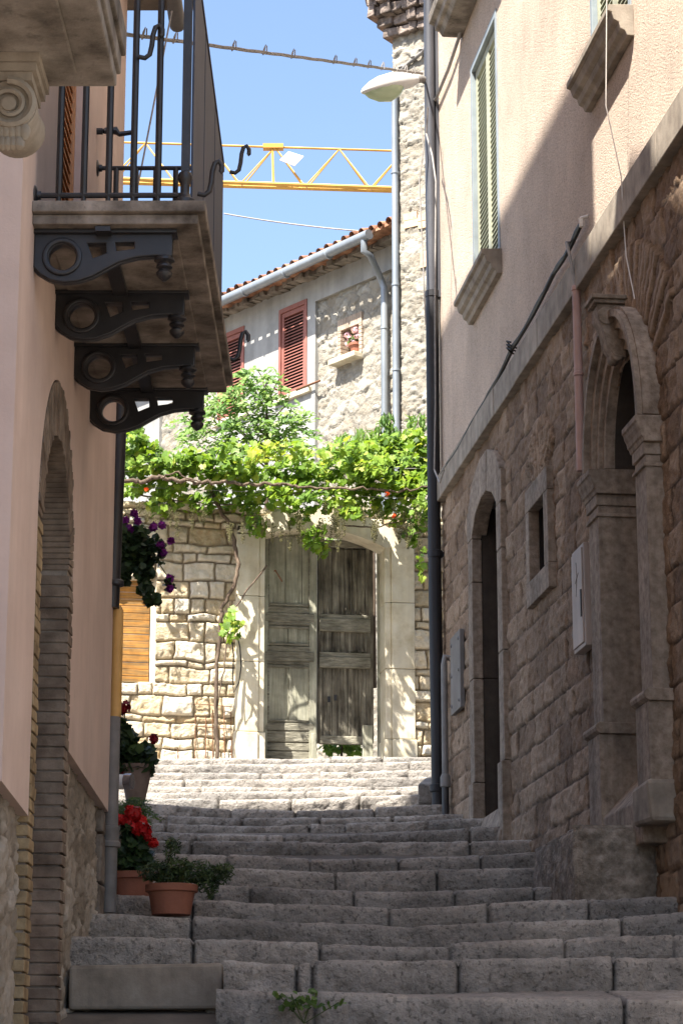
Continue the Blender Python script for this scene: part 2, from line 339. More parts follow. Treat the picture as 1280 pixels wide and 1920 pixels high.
M['white'] = mat('white sheet', [(0, (.78, .78, .78)), (1, (.84, .84, .84))], 2, rough=.5, bump=0)
M['boxcream'] = mat('cream meter box paint', [(0, (.36, .30, .265)), (1, (.44, .375, .33))], 5, rough=.55, bump=.06, streak=.2)
M['boxgrey'] = mat('grey metal plate', [(0, (.13, .125, .12)), (1, (.19, .18, .175))], 5, rough=.6, bump=.1, streak=.2)
M['bark'] = mat('vine bark', [(0, (.045, .03, .02)), (.5, (.12, .085, .06)), (1, (.22, .165, .12))], 5, (6, 6, 1.4), bump=.9, bscale=20, bdist=.01)
M['ground'] = mat('packed earth', [(0, (.10, .085, .07)), (1, (.20, .175, .145))], 3, bump=.4, bscale=20)
M['chrome'] = mat('bright steel', [(0, (.5, .5, .52)), (1, (.62, .62, .64))], 4, rough=.25, metal=.9, bump=0)
M['vine'] = leafmat('vine leaf', [(0, (.05, .105, .016)), (.35, (.13, .235, .03)), (.75, (.24, .36, .045)), (1, (.40, .45, .085))], .42)
M['treeleaf'] = leafmat('tree leaf', [(0, (.06, .14, .03)), (.5, (.16, .28, .06)), (1, (.32, .42, .14))], .45)
M['peachleaf'] = leafmat('peach leaf', [(0, (.04, .09, .02)), (.5, (.09, .18, .03)), (1, (.19, .29, .06))], .35)
M['darkleaf'] = leafmat('dark geranium leaf', [(0, (.012, .028, .012)), (.6, (.03, .06, .022)), (1, (.07, .12, .035))], .2)
M['midleaf'] = leafmat('fern leaf', [(0, (.03, .06, .015)), (.6, (.075, .14, .03)), (1, (.15, .23, .06))], .3)
M['red'] = leafmat('red petals', [(0, (.30, .006, .008)), (1, (.62, .018, .018))], .25)
M['crimson'] = leafmat('crimson petals', [(0, (.14, .004, .010)), (1, (.30, .01, .02))], .25)
M['purple'] = leafmat('purple petals', [(0, (.12, .01, .16)), (1, (.30, .03, .32))], .25)
M['orange'] = leafmat('orange petals', [(0, (.60, .06, .012)), (1, (.78, .14, .03))], .25)
M['pinkwhite'] = leafmat('pale pink petals', [(0, (.62, .34, .44)), (1, (.82, .66, .72))], .25)
M['grape'] = mat('young grape bunch', [(0, (.08, .075, .03)), (1, (.18, .165, .075))], 30, rough=.6, bump=0)
_N = NT('lamp lens'); _N.b.inputs['Base Color'].default_value = (.45, .55, .36, 1); _N.b.inputs['Roughness'].default_value = .12; _N.b.inputs['Transmission Weight'].default_value = .35; M['lens'] = _N.m

# ------------------------------------------------------------------ leaves and flowers
def outline(kind):
    if kind == 'vine':
        a = [(0, 1.0), (22, .70), (46, .93), (72, .60), (104, .82), (136, .58), (163, .62), (180, .22)]
        pts = [(math.sin(math.radians(t)) * r, math.cos(math.radians(t)) * r + .1) for t, r in a] + [(-math.sin(math.radians(t)) * r, math.cos(math.radians(t)) * r + .1) for t, r in a[-2:0:-1]]
    elif kind == 'lance':
        pts = [(0, 1), (.19, .45), (.22, -.1), (.12, -.65), (0, -1), (-.12, -.65), (-.22, -.1), (-.19, .45)]
    elif kind == 'oval':
        pts = [(0, 1), (.26, .55), (.40, .05), (.30, -.5), (.08, -.95), (-.08, -.95), (-.30, -.5), (-.40, .05), (-.26, .55)]
    elif kind == 'round':
        pts = [(math.sin(t) * (1 + .12 * math.cos(5 * t)), math.cos(t) * (1 + .12 * math.cos(5 * t))) for t in np.linspace(0, 2 * math.pi, 11)[:-1]]
    elif kind == 'petal':
        pts = [(math.sin(t) * (1 + .25 * math.cos(5 * t)), math.cos(t) * (1 + .25 * math.cos(5 * t))) for t in np.linspace(0, 2 * math.pi, 11)[:-1]]
    else: pts = [(0, 1), (.3, .2), (.16, -.8), (-.16, -.8), (-.3, .2)]
    return np.array([(0, 0)] + pts)
def leaves(name, pos, nrm, tip, size, tint, kind, mat_, parent=None, fold=.22):
    T = outline(kind); k = len(T); n = len(pos); pos = np.asarray(pos, float); nrm = np.asarray(nrm, float); tip = np.asarray(tip, float); size = np.asarray(size, float)
    nrm /= np.linalg.norm(nrm, axis=1)[:, None] + 1e-9
    X = np.cross(tip, nrm); X /= np.linalg.norm(X, axis=1)[:, None] + 1e-9; Y = np.cross(nrm, X)
    zz = fold * (np.abs(T[:, 0])) - .18 * np.maximum(0, T[:, 1]) ** 2
    fl = rng.uniform(-.6, 1.5, n)
    V = pos[:, None] + size[:, None, None] * (X[:, None] * T[None, :, 0, None] + Y[:, None] * T[None, :, 1, None] + nrm[:, None] * (zz[None] * fl[:, None])[..., None])
    tri = np.array([(0, 1 + i, 1 + (i + 1) % (k - 1)) for i in range(k - 1)])
    Q = (np.arange(n) * k)[:, None, None] + tri[None]
    t = np.repeat(np.asarray(tint, float), k); tt = np.stack([t, t * 0, t * 0, t * 0 + 1], -1)
    return fastmesh(name, V.reshape(-1, 3), Q.reshape(-1, 3), mat_, parent, tt, smooth=False)
def unit(n):
    v = rng.normal(size=(n, 3)); return v / np.linalg.norm(v, axis=1)[:, None]
def blob_leaves(name, blobs, kind, size, mat_, parent, bias=(0, 0, .7), down=.8, tintmul=1.0, fold=.22):
    """blobs: (centre, (rx, ry, rz), count): leaves through ellipsoids, denser toward their skins"""
    pos = []; tn = []
    for c, r, n in blobs:
        u = unit(n); rad = rng.uniform(.25, 1, n) ** .6; q = np.array(c) + u * rad[:, None] * np.array(r); pos.append(q)
        tn.append(np.clip(rng.normal(.5, .22, n) + rng.normal(0, .1), 0, 1))
    pos = np.concatenate(pos); tn = np.concatenate(tn) * tintmul; n = len(pos)
    nrm = unit(n) * .8 + np.array(bias); tip = unit(n) * .7 + np.array((0, 0, -down))
    return leaves(name, pos, nrm, tip, rng.uniform(*size, n), tn, kind, mat_, parent, fold)
def blossom(name, c, r, n, size, mat_, parent):
    u = unit(n); pos = np.array(c) + u * r * rng.uniform(.55, 1, n)[:, None]
    return leaves(name, pos, u + unit(n) * .3, unit(n), rng.uniform(*size, n), rng.random(n), 'petal', mat_, parent, .3)

# ------------------------------------------------------------------ ground
def ground():
    ys = [-300, -20, 1, 8, 11.2, 14.0, 20, 28.2, 29.2, 60, 200, 1500]; zs = [-1.75, -1.75, -1.75, -.35, .1, .8, 2.2, 3.75, 4.05, 4.05, 4.05, 4.05]
    xs = [-1200, -200, -40, -10, -4, 0, 4, 10, 40, 200, 1200]
    V = [(x, y, z) for y, z in zip(ys, zs) for x in xs]; n = len(xs)
    Q = [(j * n + i, j * n + i + 1, (j + 1) * n + i + 1, (j + 1) * n + i) for j in range(len(ys) - 1) for i in range(n - 1)]
    tag(fastmesh('ground', V, Q, M['ground'], smooth=False), 'packed earth ground beneath the stairway and houses', 'ground', kind='structure')
ground()

# ------------------------------------------------------------------ stairway
STEPS = [  # distance of the riser, top edge in the photograph, joints between its blocks
    (11.5, [(405, 1855), (594, 1860), (894, 1868), (906, 1871), (1280, 1874)], [588, 900, 1170]),
    (12.3, [(419, 1803), (553, 1807), (585, 1803), (850, 1798), (1280, 1793)], [556, 584, 860, 1150]),
    (13.2, [(165, 1757), (358, 1758), (362, 1760), (593, 1768), (605, 1773), (837, 1773), (845, 1768), (1057, 1763), (1260, 1752)], [360, 600, 841, 1060, 1265]),
    (14.1, [(185, 1714), (357, 1719), (561, 1730), (772, 1736), (963, 1730), (1158, 1722), (1280, 1712)], [358, 563, 776, 967, 1164]),
    (15.0, [(205, 1678), (362, 1686), (512, 1694), (727, 1703), (914, 1695), (1101, 1687), (1260, 1681)], [360, 514, 731, 916, 1104]),
    (16.1, [(230, 1650), (402, 1659), (463, 1661), (658, 1673), (849, 1671), (1000, 1664)], [398, 467, 664, 851, 1002]),
    (17.2, [(230, 1620), (415, 1627), (626, 1635), (816, 1631), (1008, 1627)], [410, 628, 818]),
    (18.3, [(240, 1598), (427, 1604), (577, 1610), (745, 1609), (756, 1611), (898, 1604), (1008, 1598)], [425, 579, 748, 900]),
    (19.4, [(240, 1576), (362, 1578), (709, 1579), (840, 1577), (985, 1576)], [360, 561, 711, 880]),
    (20.3, [(250, 1557), (371, 1564), (500, 1566), (699, 1562), (840, 1555), (945, 1548)], [369, 500, 532, 699, 880]),
    (21.5, [(260, 1542), (315, 1545), (451, 1549), (498, 1549), (643, 1544), (798, 1538), (880, 1534)], [312, 456, 494, 580, 645, 800]),
    (22.4, [(270, 1527), (317, 1530), (453, 1535), (599, 1534), (735, 1531), (840, 1526)], [315, 455, 600, 737]),
    (23.2, [(270, 1506), (435, 1517), (554, 1520), (702, 1517), (704, 1513), (810, 1508)], [435, 555, 703]),
    (23.9, [(270, 1495), (406, 1499), (413, 1501), (600, 1497), (779, 1489)], [409, 545, 673]),
    (24.6, [(260, 1486), (500, 1485), (746, 1481), (800, 1480)], [330, 575, 748]),
    (25.3, [(255, 1473), (540, 1477), (784, 1475)], [375, 543, 700]),
    (26.0, [(255, 1462), (500, 1461), (802, 1457)], [345, 530, 690]),
    (26.7, [(270, 1449), (500, 1450), (812, 1444)], [345, 487, 527, 600, 655, 763]),
    (27.4, [(275, 1434), (500, 1433), (812, 1427)], [350, 523, 654, 768]),
    (28.0, [(275, 1422), (620, 1423), (622, 1419), (720, 1418), (725, 1420), (830, 1421)], [475, 621, 717]),
]
stair = new_root('stairway', 'long worn grey stone stairway climbing between the houses to the gate', 'stairway', (0, 11.5, .5), kind='structure')
def step_top(i):
    d, pts, jn = STEPS[i]; px = np.array([p[0] for p in pts], float); z = np.array([ray(*p)[1] * d for p in pts]); x = np.array([ray(*p)[0] * d for p in pts])
    return d, x, z, np.array([ray(j, np.interp(j, px, [p[1] for p in pts]))[0] * d for j in jn])
def make_step(i, d, xk, zk, jx, xl, xr, dn, znk, res, seed):
    nx = int((xr - xl) / res) + 1; X = np.linspace(xl, xr, nx); Zt = np.interp(X, xk, zk)
    cuts = np.concatenate([[xl - .3], np.sort(jx), [xr + .3]]); bi = np.clip(np.searchsorted(cuts, X) - 1, 0, len(cuts) - 2)
    dj = np.minimum(np.abs(X - cuts[bi]), np.abs(cuts[bi + 1] - X)); R = np.random.default_rng(seed); ID = R.random(len(cuts))[bi]
    offz = (R.random(len(cuts))[bi] - .5) * .007; offy = (R.random(len(cuts))[bi] - .5) * .018
    Zn = np.interp(X, znk[0], znk[1]) - .17
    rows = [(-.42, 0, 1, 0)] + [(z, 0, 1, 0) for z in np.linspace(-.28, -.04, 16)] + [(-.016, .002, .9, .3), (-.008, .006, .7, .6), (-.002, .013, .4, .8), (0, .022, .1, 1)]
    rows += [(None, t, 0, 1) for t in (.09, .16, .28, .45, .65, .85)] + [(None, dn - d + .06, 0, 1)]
    V = []; T = []
    wj = .6 + .8 * R.random(len(cuts))[bi]; jm = 1 - sstep(.003 * wj, .010 * wj, dj); jr = 1 - sstep(.0, .02, dj)
    for k, (z, y, ny, nz_) in enumerate(rows):
        zz = (z if z is not None else 0)
        q = zz * 1.0
        nr = fbm(X * 9 + seed, np.full(nx, (zz - y) * 9.) + ID * 20, 31, 5, .62); big = fbm(X * 2.2, np.full(nx, zz * 2.2) + ID * 9, 33, 2)
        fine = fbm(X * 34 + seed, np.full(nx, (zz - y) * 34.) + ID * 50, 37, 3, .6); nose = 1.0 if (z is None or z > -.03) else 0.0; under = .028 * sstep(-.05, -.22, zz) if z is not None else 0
        h = (.030 if not nose else .016) * nr - under + .012 * big + .010 * fine - .035 * jm - .008 * jr ** 2
        wear = fbm(X * 3.5, np.full(nx, .3 * i), 35, 3) * .008
        base = Zt + offz + wear
        if z is None:
            f = (y) / (dn - d); zb = base * (1 - f) + Zn * f
        else: zb = base + zz
        V.append(np.stack([X, d + offy + y - h * ny * (1 if z is not None else 0), zb + h * .5 * nz_ - (.014 * jm if z is None or zz > -.03 else 0)], -1))
        T.append(tint4(np.clip(ID * .62 + .06 + .26 * nose + .3 * nr, 0, 1), jm * .95))  # nosing and tread rows tinted lighter, painting in light from above
    m = len(rows); V = np.stack(V).reshape(-1, 3); T = np.stack(T).reshape(-1, 4)
    j = np.arange((m - 1) * nx).reshape(m - 1, nx)[:, :-1]
    Q = np.stack([j, j + 1, j + nx + 1, j + nx], -1).reshape(-1, 4)
    b = len(V); V = np.concatenate([V, [(xl, dn, zk.min() - .45), (xr, dn, zk.min() - .45)]]); T = np.concatenate([T, [(.3, .5, 0, 1)] * 2])
    cap = [(b, (k + 1) * nx, k * nx, k * nx) for k in range(m - 1)] + [(b + 1, k * nx + nx - 1, (k + 1) * nx + nx - 1, (k + 1) * nx + nx - 1) for k in range(m - 1)]
    tri = [(c[0], c[1], c[2]) for c in cap]
    me_q = [tuple(q) for q in Q]
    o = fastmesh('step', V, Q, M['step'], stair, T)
    fastmesh_caps.append((V, tri))
    return o
fastmesh_caps = []
def stairs():
    tops = [step_top(i) for i in range(len(STEPS))]
    lows = []
    d0, x0, z0, _ = tops[0]
    for k in range(3, 0, -1):
        lows.append((d0 - .85 * k, np.array([-1.2, 3.0]), np.array([1, 1]) * (z0.mean() - .19 * k), np.array([-.6 + .3 * k, .4, 1.3 + .1 * k])))
    allt = lows + tops
    for i, (d, xk, zk, jx) in enumerate(allt):
        dn, nk = (allt[i + 1][0], (allt[i + 1][1], allt[i + 1][2])) if i + 1 < len(allt) else (d + 1.1, (xk, zk + .17))
        k = i - len(lows)
        xl = {0: ray(405, 1855)[0] * d, 1: ray(419, 1803)[0] * d}.get(k, -1.48 if d < 14.6 else -3.25)
        if k < 0: xl = -1.3
        xr = 3.94 - .125 * d + .06 if d < 23.3 else 1.9
        make_step(i, d, xk, zk, jx, xl, xr, dn, nk, .016 if d < 19 else .02, 100 + i)
    # the rough ends of the steps that stop short of the left wall
    mb = MB()
    for V, tri in fastmesh_caps:
        idx = {}
        for t in tri: pass
    b = MB()
    for k in (0, 1):
        d, xk, zk, jx = tops[k]; xl = ray(*STEPS[k][1][0])[0] * d
        b.box(WF, xl + .004, xl + .3, zk[0] - .5, zk[0] - .035, -(tops[k + 1][0] - .02), -(d + .03), .006)
    obj('step_end', b, M['step'], stair, bevel=.02)
    # landing slab before the arched doorway of the left house
    b = MB(); x1 = ray(415, 1845)[0] * 12.95
    b.box(WF, -1.45, x1, .565, .80, -13.7, -12.95, .008); obj('landing_slab', b, M['trim'], stair, bevel=.018)
    hf('rubble_footing', Frame((0, 13.06, 0), (1, 0, 0), (0, -1, 0)), -1.5, x1 + .05, -.5, .57, .016, fn_rubble(61, (3.2, 6), .05), M['rubble'], stair)
stairs()

# ------------------------------------------------------------------ the pink house on the left
def arc(cx, cz, rx, rz, a0, a1, n):
    return [(cx + rx * math.cos(math.radians(a0 + (a1 - a0) * k / n)), cz + rz * math.sin(math.radians(a0 + (a1 - a0) * k / n))) for k in range(n + 1)]
def pink_house():
    H = new_root('plastered_house', 'pink plastered house with an iron bracketed balcony and brick arched doorway', 'house', LW.pt(12.3, 0))
    def caster(a, z, X):    # the point at this x whose shadow falls on the right wall at (a, z)
        p = RW.pt(a, z); k = (X - p.x) / SUN.x; q = p + SUN * k; return q.y, q.z
    yn, zt2 = caster(16.6, 7.85, -2.1); yf, _ = caster(23.6, 7.7, -2.1)
    zt1 = caster(16.3, 5.75, -1.5)[1]; ztf = caster(16.1, 6.5, -1.5)[1]; ztn = caster(15.1, 6.1, -1.5)[1]
    zs = 3.2 + 0; L = (zt2 - zs) / SUN.z                        # its far top edge throws the edge of the shade on the steps
    yf = 23.75 + SUN.y * L
    dc, dsp = 11.66, 2.78
    b = MB()
    out = [(10.05, 1.38), (10.93, 1.34), (10.93, dsp)] + arc(dc, dsp, .73, .84, 180, 0, 28) + [(12.39, dsp), (12.39, 1.86), (14.55, 1.81), (14.55, zt1), (10.05, zt1)]
    b.plate(LW, [out, [(11.2, 4.05), (12.42, 4.05), (12.42, 6.5), (11.2, 6.5)]], -.35, 0)
    obj('wall', b, M['plaster'], H)
    b = MB()   # the block of the house behind its street front
    b.box(LW, 10.05, 14.55, -2, 1.2, -4.5, -.38); b.box(LW, 10.05, 14.55, 1.2, zt1 - .02, -4.5, -.56)
    obj('house_body', b, M['plaster'], H)
    hf('plinth', LW, 9.9, 10.96, -1.2, 1.42, .014, fn_rubble(41, (3.4, 5.2), .016, .020, 18, .10), M['rubble'], H, o=-.055)
    hf('plinth', LW, 12.36, 14.45, .2, 1.88, .014, fn_rubble(42, (3.4, 5.0), .016, .020, 18, .10), M['rubble'], H, o=-.06)
    b = MB(); z = .3
    while z < 1.8:
        h = random.uniform(.28, .42); b.box(LW, 14.36, 14.56, z, min(z + h - .012, 1.80), -.3, -.012, .006); z += h
    obj('quoin', b, M['slab'], H, bevel=.015)
    # brick doorway
    b = MB(); y = MB(); bj = MB(); bn = MB(); z = -.02
    while z < dsp - .02:
        hgt = .052
        (y if True else bn).box(LW, 10.94, 11.11, z, z + hgt, -.42, .004 + random.uniform(-.004, .004), .003)
        bj.box(LW, 12.21, 12.385, z, z + hgt, -.2 , .004 + random.uniform(-.004, .004), .003)
        bj.box(LW, 12.212, 12.385, z, z + hgt, -.45, -.206, .004); z += .0605
    n = 58
    for k in range(n):
        a0, a1 = 180 - 180 * (k + .06) / n, 180 - 180 * (k + .94) / n
        A0, A1 = math.radians(a0), math.radians(a1); j = random.uniform(-.006, .006)
        q = [(dc + math.cos(A0) * .55, dsp + math.sin(A0) * .55), (dc + math.cos(A1) * .55, dsp + math.sin(A1) * .55),
             (dc + math.cos(A1) * .72, dsp + math.sin(A1) * .83), (dc + math.cos(A0) * .72, dsp + math.sin(A0) * .83)]
        b.hexa([LW.pt(a, zz, -.45) for a, zz in q] + [LW.pt(a, zz, .004 + j) for a, zz in q])
    obj('brick_arch', b, M['brick'], H, bevel=.004); obj('brick_jamb', y, M['ochrebrick'], H, bevel=.004); obj('brick_jamb', bj, M['brick'], H, bevel=.004)
    b = MB(); ring = [(10.95, -.1), (10.95, dsp)] + arc(dc, dsp, .71, .82, 180, 0, 24) + [(12.37, dsp), (12.37, -.1), (12.22, -.1), (12.22, dsp)] + arc(dc, dsp, .56, .56, 0, 180, 24) + [(11.10, dsp), (11.10, -.1)]
    b.plate(LW, [ring], -.44, -.010); obj('mortar', b, M['slab'], H)
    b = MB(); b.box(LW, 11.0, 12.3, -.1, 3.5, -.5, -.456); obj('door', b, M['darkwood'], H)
    b = MB(); b.box(LW, 10.86, 11.12, -1.5, .36, -.42, .035); obj('jamb_stone', b, M['slab'], H, bevel=.02); b = MB(); b.box(LW, 12.2, 12.42, -.1, .30, -.42, .04); obj('jamb_stone', b, M['slab'], H, bevel=.02)
    # French window with shutters behind the balcony
    b = MB()
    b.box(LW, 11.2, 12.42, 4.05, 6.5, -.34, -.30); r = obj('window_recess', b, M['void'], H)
    b = MB()
    for a in (11.22, 11.75, 11.85, 12.36): b.box(LW, a, a + .06, 4.13, 6.45, -.13, -.06)
    for a0, a1 in ((11.28, 11.75), (11.91, 12.36)):
        z = 4.2
        while z < 6.4:
            q = [(a0, z, -.12), (a1, z, -.12), (a1, z + .012, -.12), (a0, z + .012, -.12), (a0, z - .045, -.07), (a1, z - .045, -.07), (a1, z - .033, -.07), (a0, z - .033, -.07)]
            b.hexa([LW.pt(*t) for t in q]); z += .06
    obj('shutter', b, M['terrashutter'], H)
    b = MB(); p = LW.pt(12.95, 5.56, 0); b.tube([p, p + Vector((.035, 0, 0))], .02); b.tube([p + Vector((.035, 0, 0)), p + Vector((.05, .02, .012)), p + Vector((.11, .03, .018)), p + Vector((.13, .03, -.004)), p + Vector((.2, .03, .006))], [.012, .02, .024, .016, .014], 8)
    obj('shutter_stay', b, M['iron'], H, smooth=40)
    # balcony
    zt = 4.115
    b = MB(); b.box(LW, 10.38, 13.1, zt - .055, zt, 0, .80); b.box(LW, 10.41, 13.07, zt - .105, zt - .057, 0, .765)
    b.box(LW, 10.50, 12.98, zt - .10, zt - .112, .06, .66)
    bal = obj('balcony', b, M['slab'], H, bevel=.012)
    b = MB(); b.box(LW, 10.42, 13.05, zt - .135, zt - .1125, .29, .36); obj('tie_bar', b, M['iron'], bal)
    s = 1 / 430.0; zc = zt - .107
    def rp(pts): return [(x * s, zc - (y) * s) for x, y in pts]
    def circ(cx, cy, r, n=28): return [(cx + r * math.cos(2 * math.pi * k / n), cy + r * math.sin(2 * math.pi * k / n)) for k in range(n)]
    outl = [(0, 2), (276, 2), (276, 54), (240, 53), (205, 56), (170, 66), (145, 80), (118, 96), (90, 106), (62, 109), (34, 104), (12, 90), (0, 76)]
    hs = [circ(57, 56, 27), [(107, 27), (143, 27), (144, 47), (118, 58)][::-1], [(162, 25), (200, 25), (200, 38), (165, 43)][::-1]]
    for a in (10.52, 11.36, 12.2, 13.0):
        b = MB()
        b.plate(LW, [rp(outl)] + [rp(h) for h in hs], a - .03, a + .03, .006, 'oz')
        b.plate(LW, [rp(circ(57, 56, 40)), rp(circ(57, 56, 29))], a - .045, a + .045, .008, 'oz')
        b.plate(LW, [rp([(0, 0), (285, 0), (285, 8), (0, 8)])], a - .055, a + .055, .004, 'oz')
        low = [(276, 48), (240, 47), (205, 50), (170, 60), (145, 74), (118, 90), (90, 100), (62, 103), (34, 98), (12, 84), (0, 70)]
        b.tube([LW.pt(a, zc - y * s, x * s) for x, y in low], .020, 6)
        b.box(LW, a - .028, a + .028, zc - 50 * s, zc - 12 * s, 246 * s, 274 * s)
        b.lathe(LW.pt(a, zc, 260 * s), [(.02, -.115), (.030, -.118), (.046, -.128), (.048, -.142), (.030, -.152), (.028, -.156), (.038, -.164), (.039, -.174), (.026, -.184), (.027, -.188), (.038, -.200), (.036, -.214), (.024, -.228), (.008, -.240)][::-1], 16)
        obj('bracket', b, M['iron'], bal, smooth=35)
    # railing: end rails with bars, sheet panel on the street side, hooks for pots
    b = MB()
    for a, top in ((10.46, 5.36), (13.02, 5.36)):
        for z in (zt + .055, top):
            b.tube([LW.pt(a, z, .01), LW.pt(a, z, .71)], .014, 8)
            b.lathe(LW.pt(a, z, .0), [(.05, 0), (.045, .008), (.022, .014), (.02, .03)], 12, axis=LW.N)
        for k in range(5):
            o = .112 + .115 * k
            b.tube([LW.pt(a, zt - .002, o), LW.pt(a, zt + .05, o), LW.pt(a, zt + .06, o), LW.pt(a, top, o)], [.012, .012, .016, .016], 8)
        b.box(LW, a - .02, a + .02, zt, top + .02, .68, .72)
    for z in (zt + .055, 5.36): b.tube([LW.pt(10.46, z, .70), LW.pt(13.02, z, .70)], .014, 8)
    b.lathe(LW.pt(10.44, zt, .70), [(.05, 0), (.05, .02), (.03, .035), (.022, .06), (.022, .10), (.03, .115), (.036, .135), (.03, .155), (.012, .166)], 14)
    obj('railing', b, M['iron'], bal, smooth=40)
    b = MB(); b.box(LW, 10.48, 13.04, zt + .03, 5.38, .722, .732)
    for k in range(2): b.box(LW, 11.25 + k * .9, 11.258 + k * .9, zt + .03, 5.37, .7325, .735)
    b.box(LW, 10.47, 13.05, 5.381, 5.40, .716, .738); obj('side_panel', b, M['panel'], bal)
    hook = [(0, 0), (.05, -.006), (.085, .01), (.10, .05), (.108, .10), (.125, .135), (.155, .145), (.178, .125), (.178, .10), (.165, .095)]
    for a, z, o in ((10.44, zt + .055, .76), (13.03, 5.34, .77), (12.95, zt + .06, .78), (10.44, 4.86, .05)):
        b = MB(); k = 1 if o > .5 else -1; bo = o if k > 0 else .47
        b.tube([LW.pt(a, z + dz * 1.12, bo + dx * .62) for dx, dz in hook], .0125, 8); obj('hook', b, M['iron'], bal, smooth=50)
    # projecting slab and end of the eaves gutter high on the far corner
    q = P(306, 20, 14.75); b = MB(); b.box(LW, 13.9, 14.80, q.z + .05, q.z + .2, -.1, q.x + 1.46 + .06); b.box(LW, 13.95, 14.75, q.z, q.z + .048, -.1, q.x + 1.46)
    obj('eave', b, M['trim'], H, bevel=.01)
    b = MB(); g = P(327, 14, 14.7); b.tube([g + Vector((0, -.5, .02)), g + Vector((0, .3, .02))], .055, 12); obj('gutter', b, M['greypipe'], H, smooth=50)
    # drain pipe down the far corner
    x = -1.40; yy = 14.60
    zb = ray(212, 1145)[1] * yy; zm = ray(212, 1345)[1] * yy; z0 = ray(208, 1712)[1] * yy
    b = MB(); b.tube([(x - .1, 14.50, 5.02), (x - .03, 14.50, 4.98), (x + .005, 14.50, 4.4), (x - .02, 14.52, zb)], .048, 14)
    for z in (3.2, 4.5): b.lathe((x, 14.50, z), [(.05, 0), (.056, .006), (.056, .03), (.05, .036)], 14)
    obj('downpipe', b, M['iron'], H, smooth=40)
    b = MB(); b.tube([(x + .012, yy, zm), (x + .012, yy, zb), (x + .012, yy, zb + .03)], [.036, .036, .02], 14); obj('pipe_sleeve', b, M['yellowpipe'], H, smooth=40)
    b = MB(); b.tube([(x, yy, z0), (x, yy, zm)], .044, 14); zc2 = ray(208, 1590)[1] * yy
    b.lathe((x, yy, zc2), [(.044, 0), (.062, .004), (.062, .03), (.05, .04), (.05, .10), (.058, .11), (.058, .125), (.044, .13)], 16); obj('drain_pipe', b, M['greypipe'], H, smooth=40)
    # unseen tall block, shaped to throw the shade on wall and steps
    b = MB(); fx = lambda y: -2.1 - .125 * (y - yn)
    def prism(pts, z0, z1):
        n = len(pts); b.add([(x, y, z0) for x, y in pts] + [(x, y, z1) for x, y in pts], [(i, (i + 1) % n, n + (i + 1) % n, n + i) for i in range(n)] + [tuple(range(n - 1, -1, -1)), tuple(range(n, 2 * n))])
    ye = 23.7 - (16.6 - yn)
    prism([(-8.5, 14.6), (fx(14.6), 14.6), (fx(ye), ye), (fx(ye) - .5, ye), (fx(ye) - .5, yf), (-8.5, yf)], 0, zt2)
    prism([(-8.5, yn), (fx(yn), yn), (fx(14.599), 14.599), (-8.5, 14.599)], zt1 - .01, zt2)
    yj = 16.25 - (16.6 - yn); b.hexa([LW.pt(a, z, o) for a, z, o in ((10.06, zt1 - .02, -4.5), (yj, zt1 - .02, -4.5), (yj, zt1 - .02, -.01), (10.06, zt1 - .02, -.01), (10.06, ztn, -4.5), (yj, ztf, -4.5), (yj, ztf, -.01), (10.06, ztn, -.01))])
    obj('shade_block', b, M['plaster'], H)
    print('rear block', yn, yf, zt2, 'front block top wanted', zt1)
    return H
pink_house()

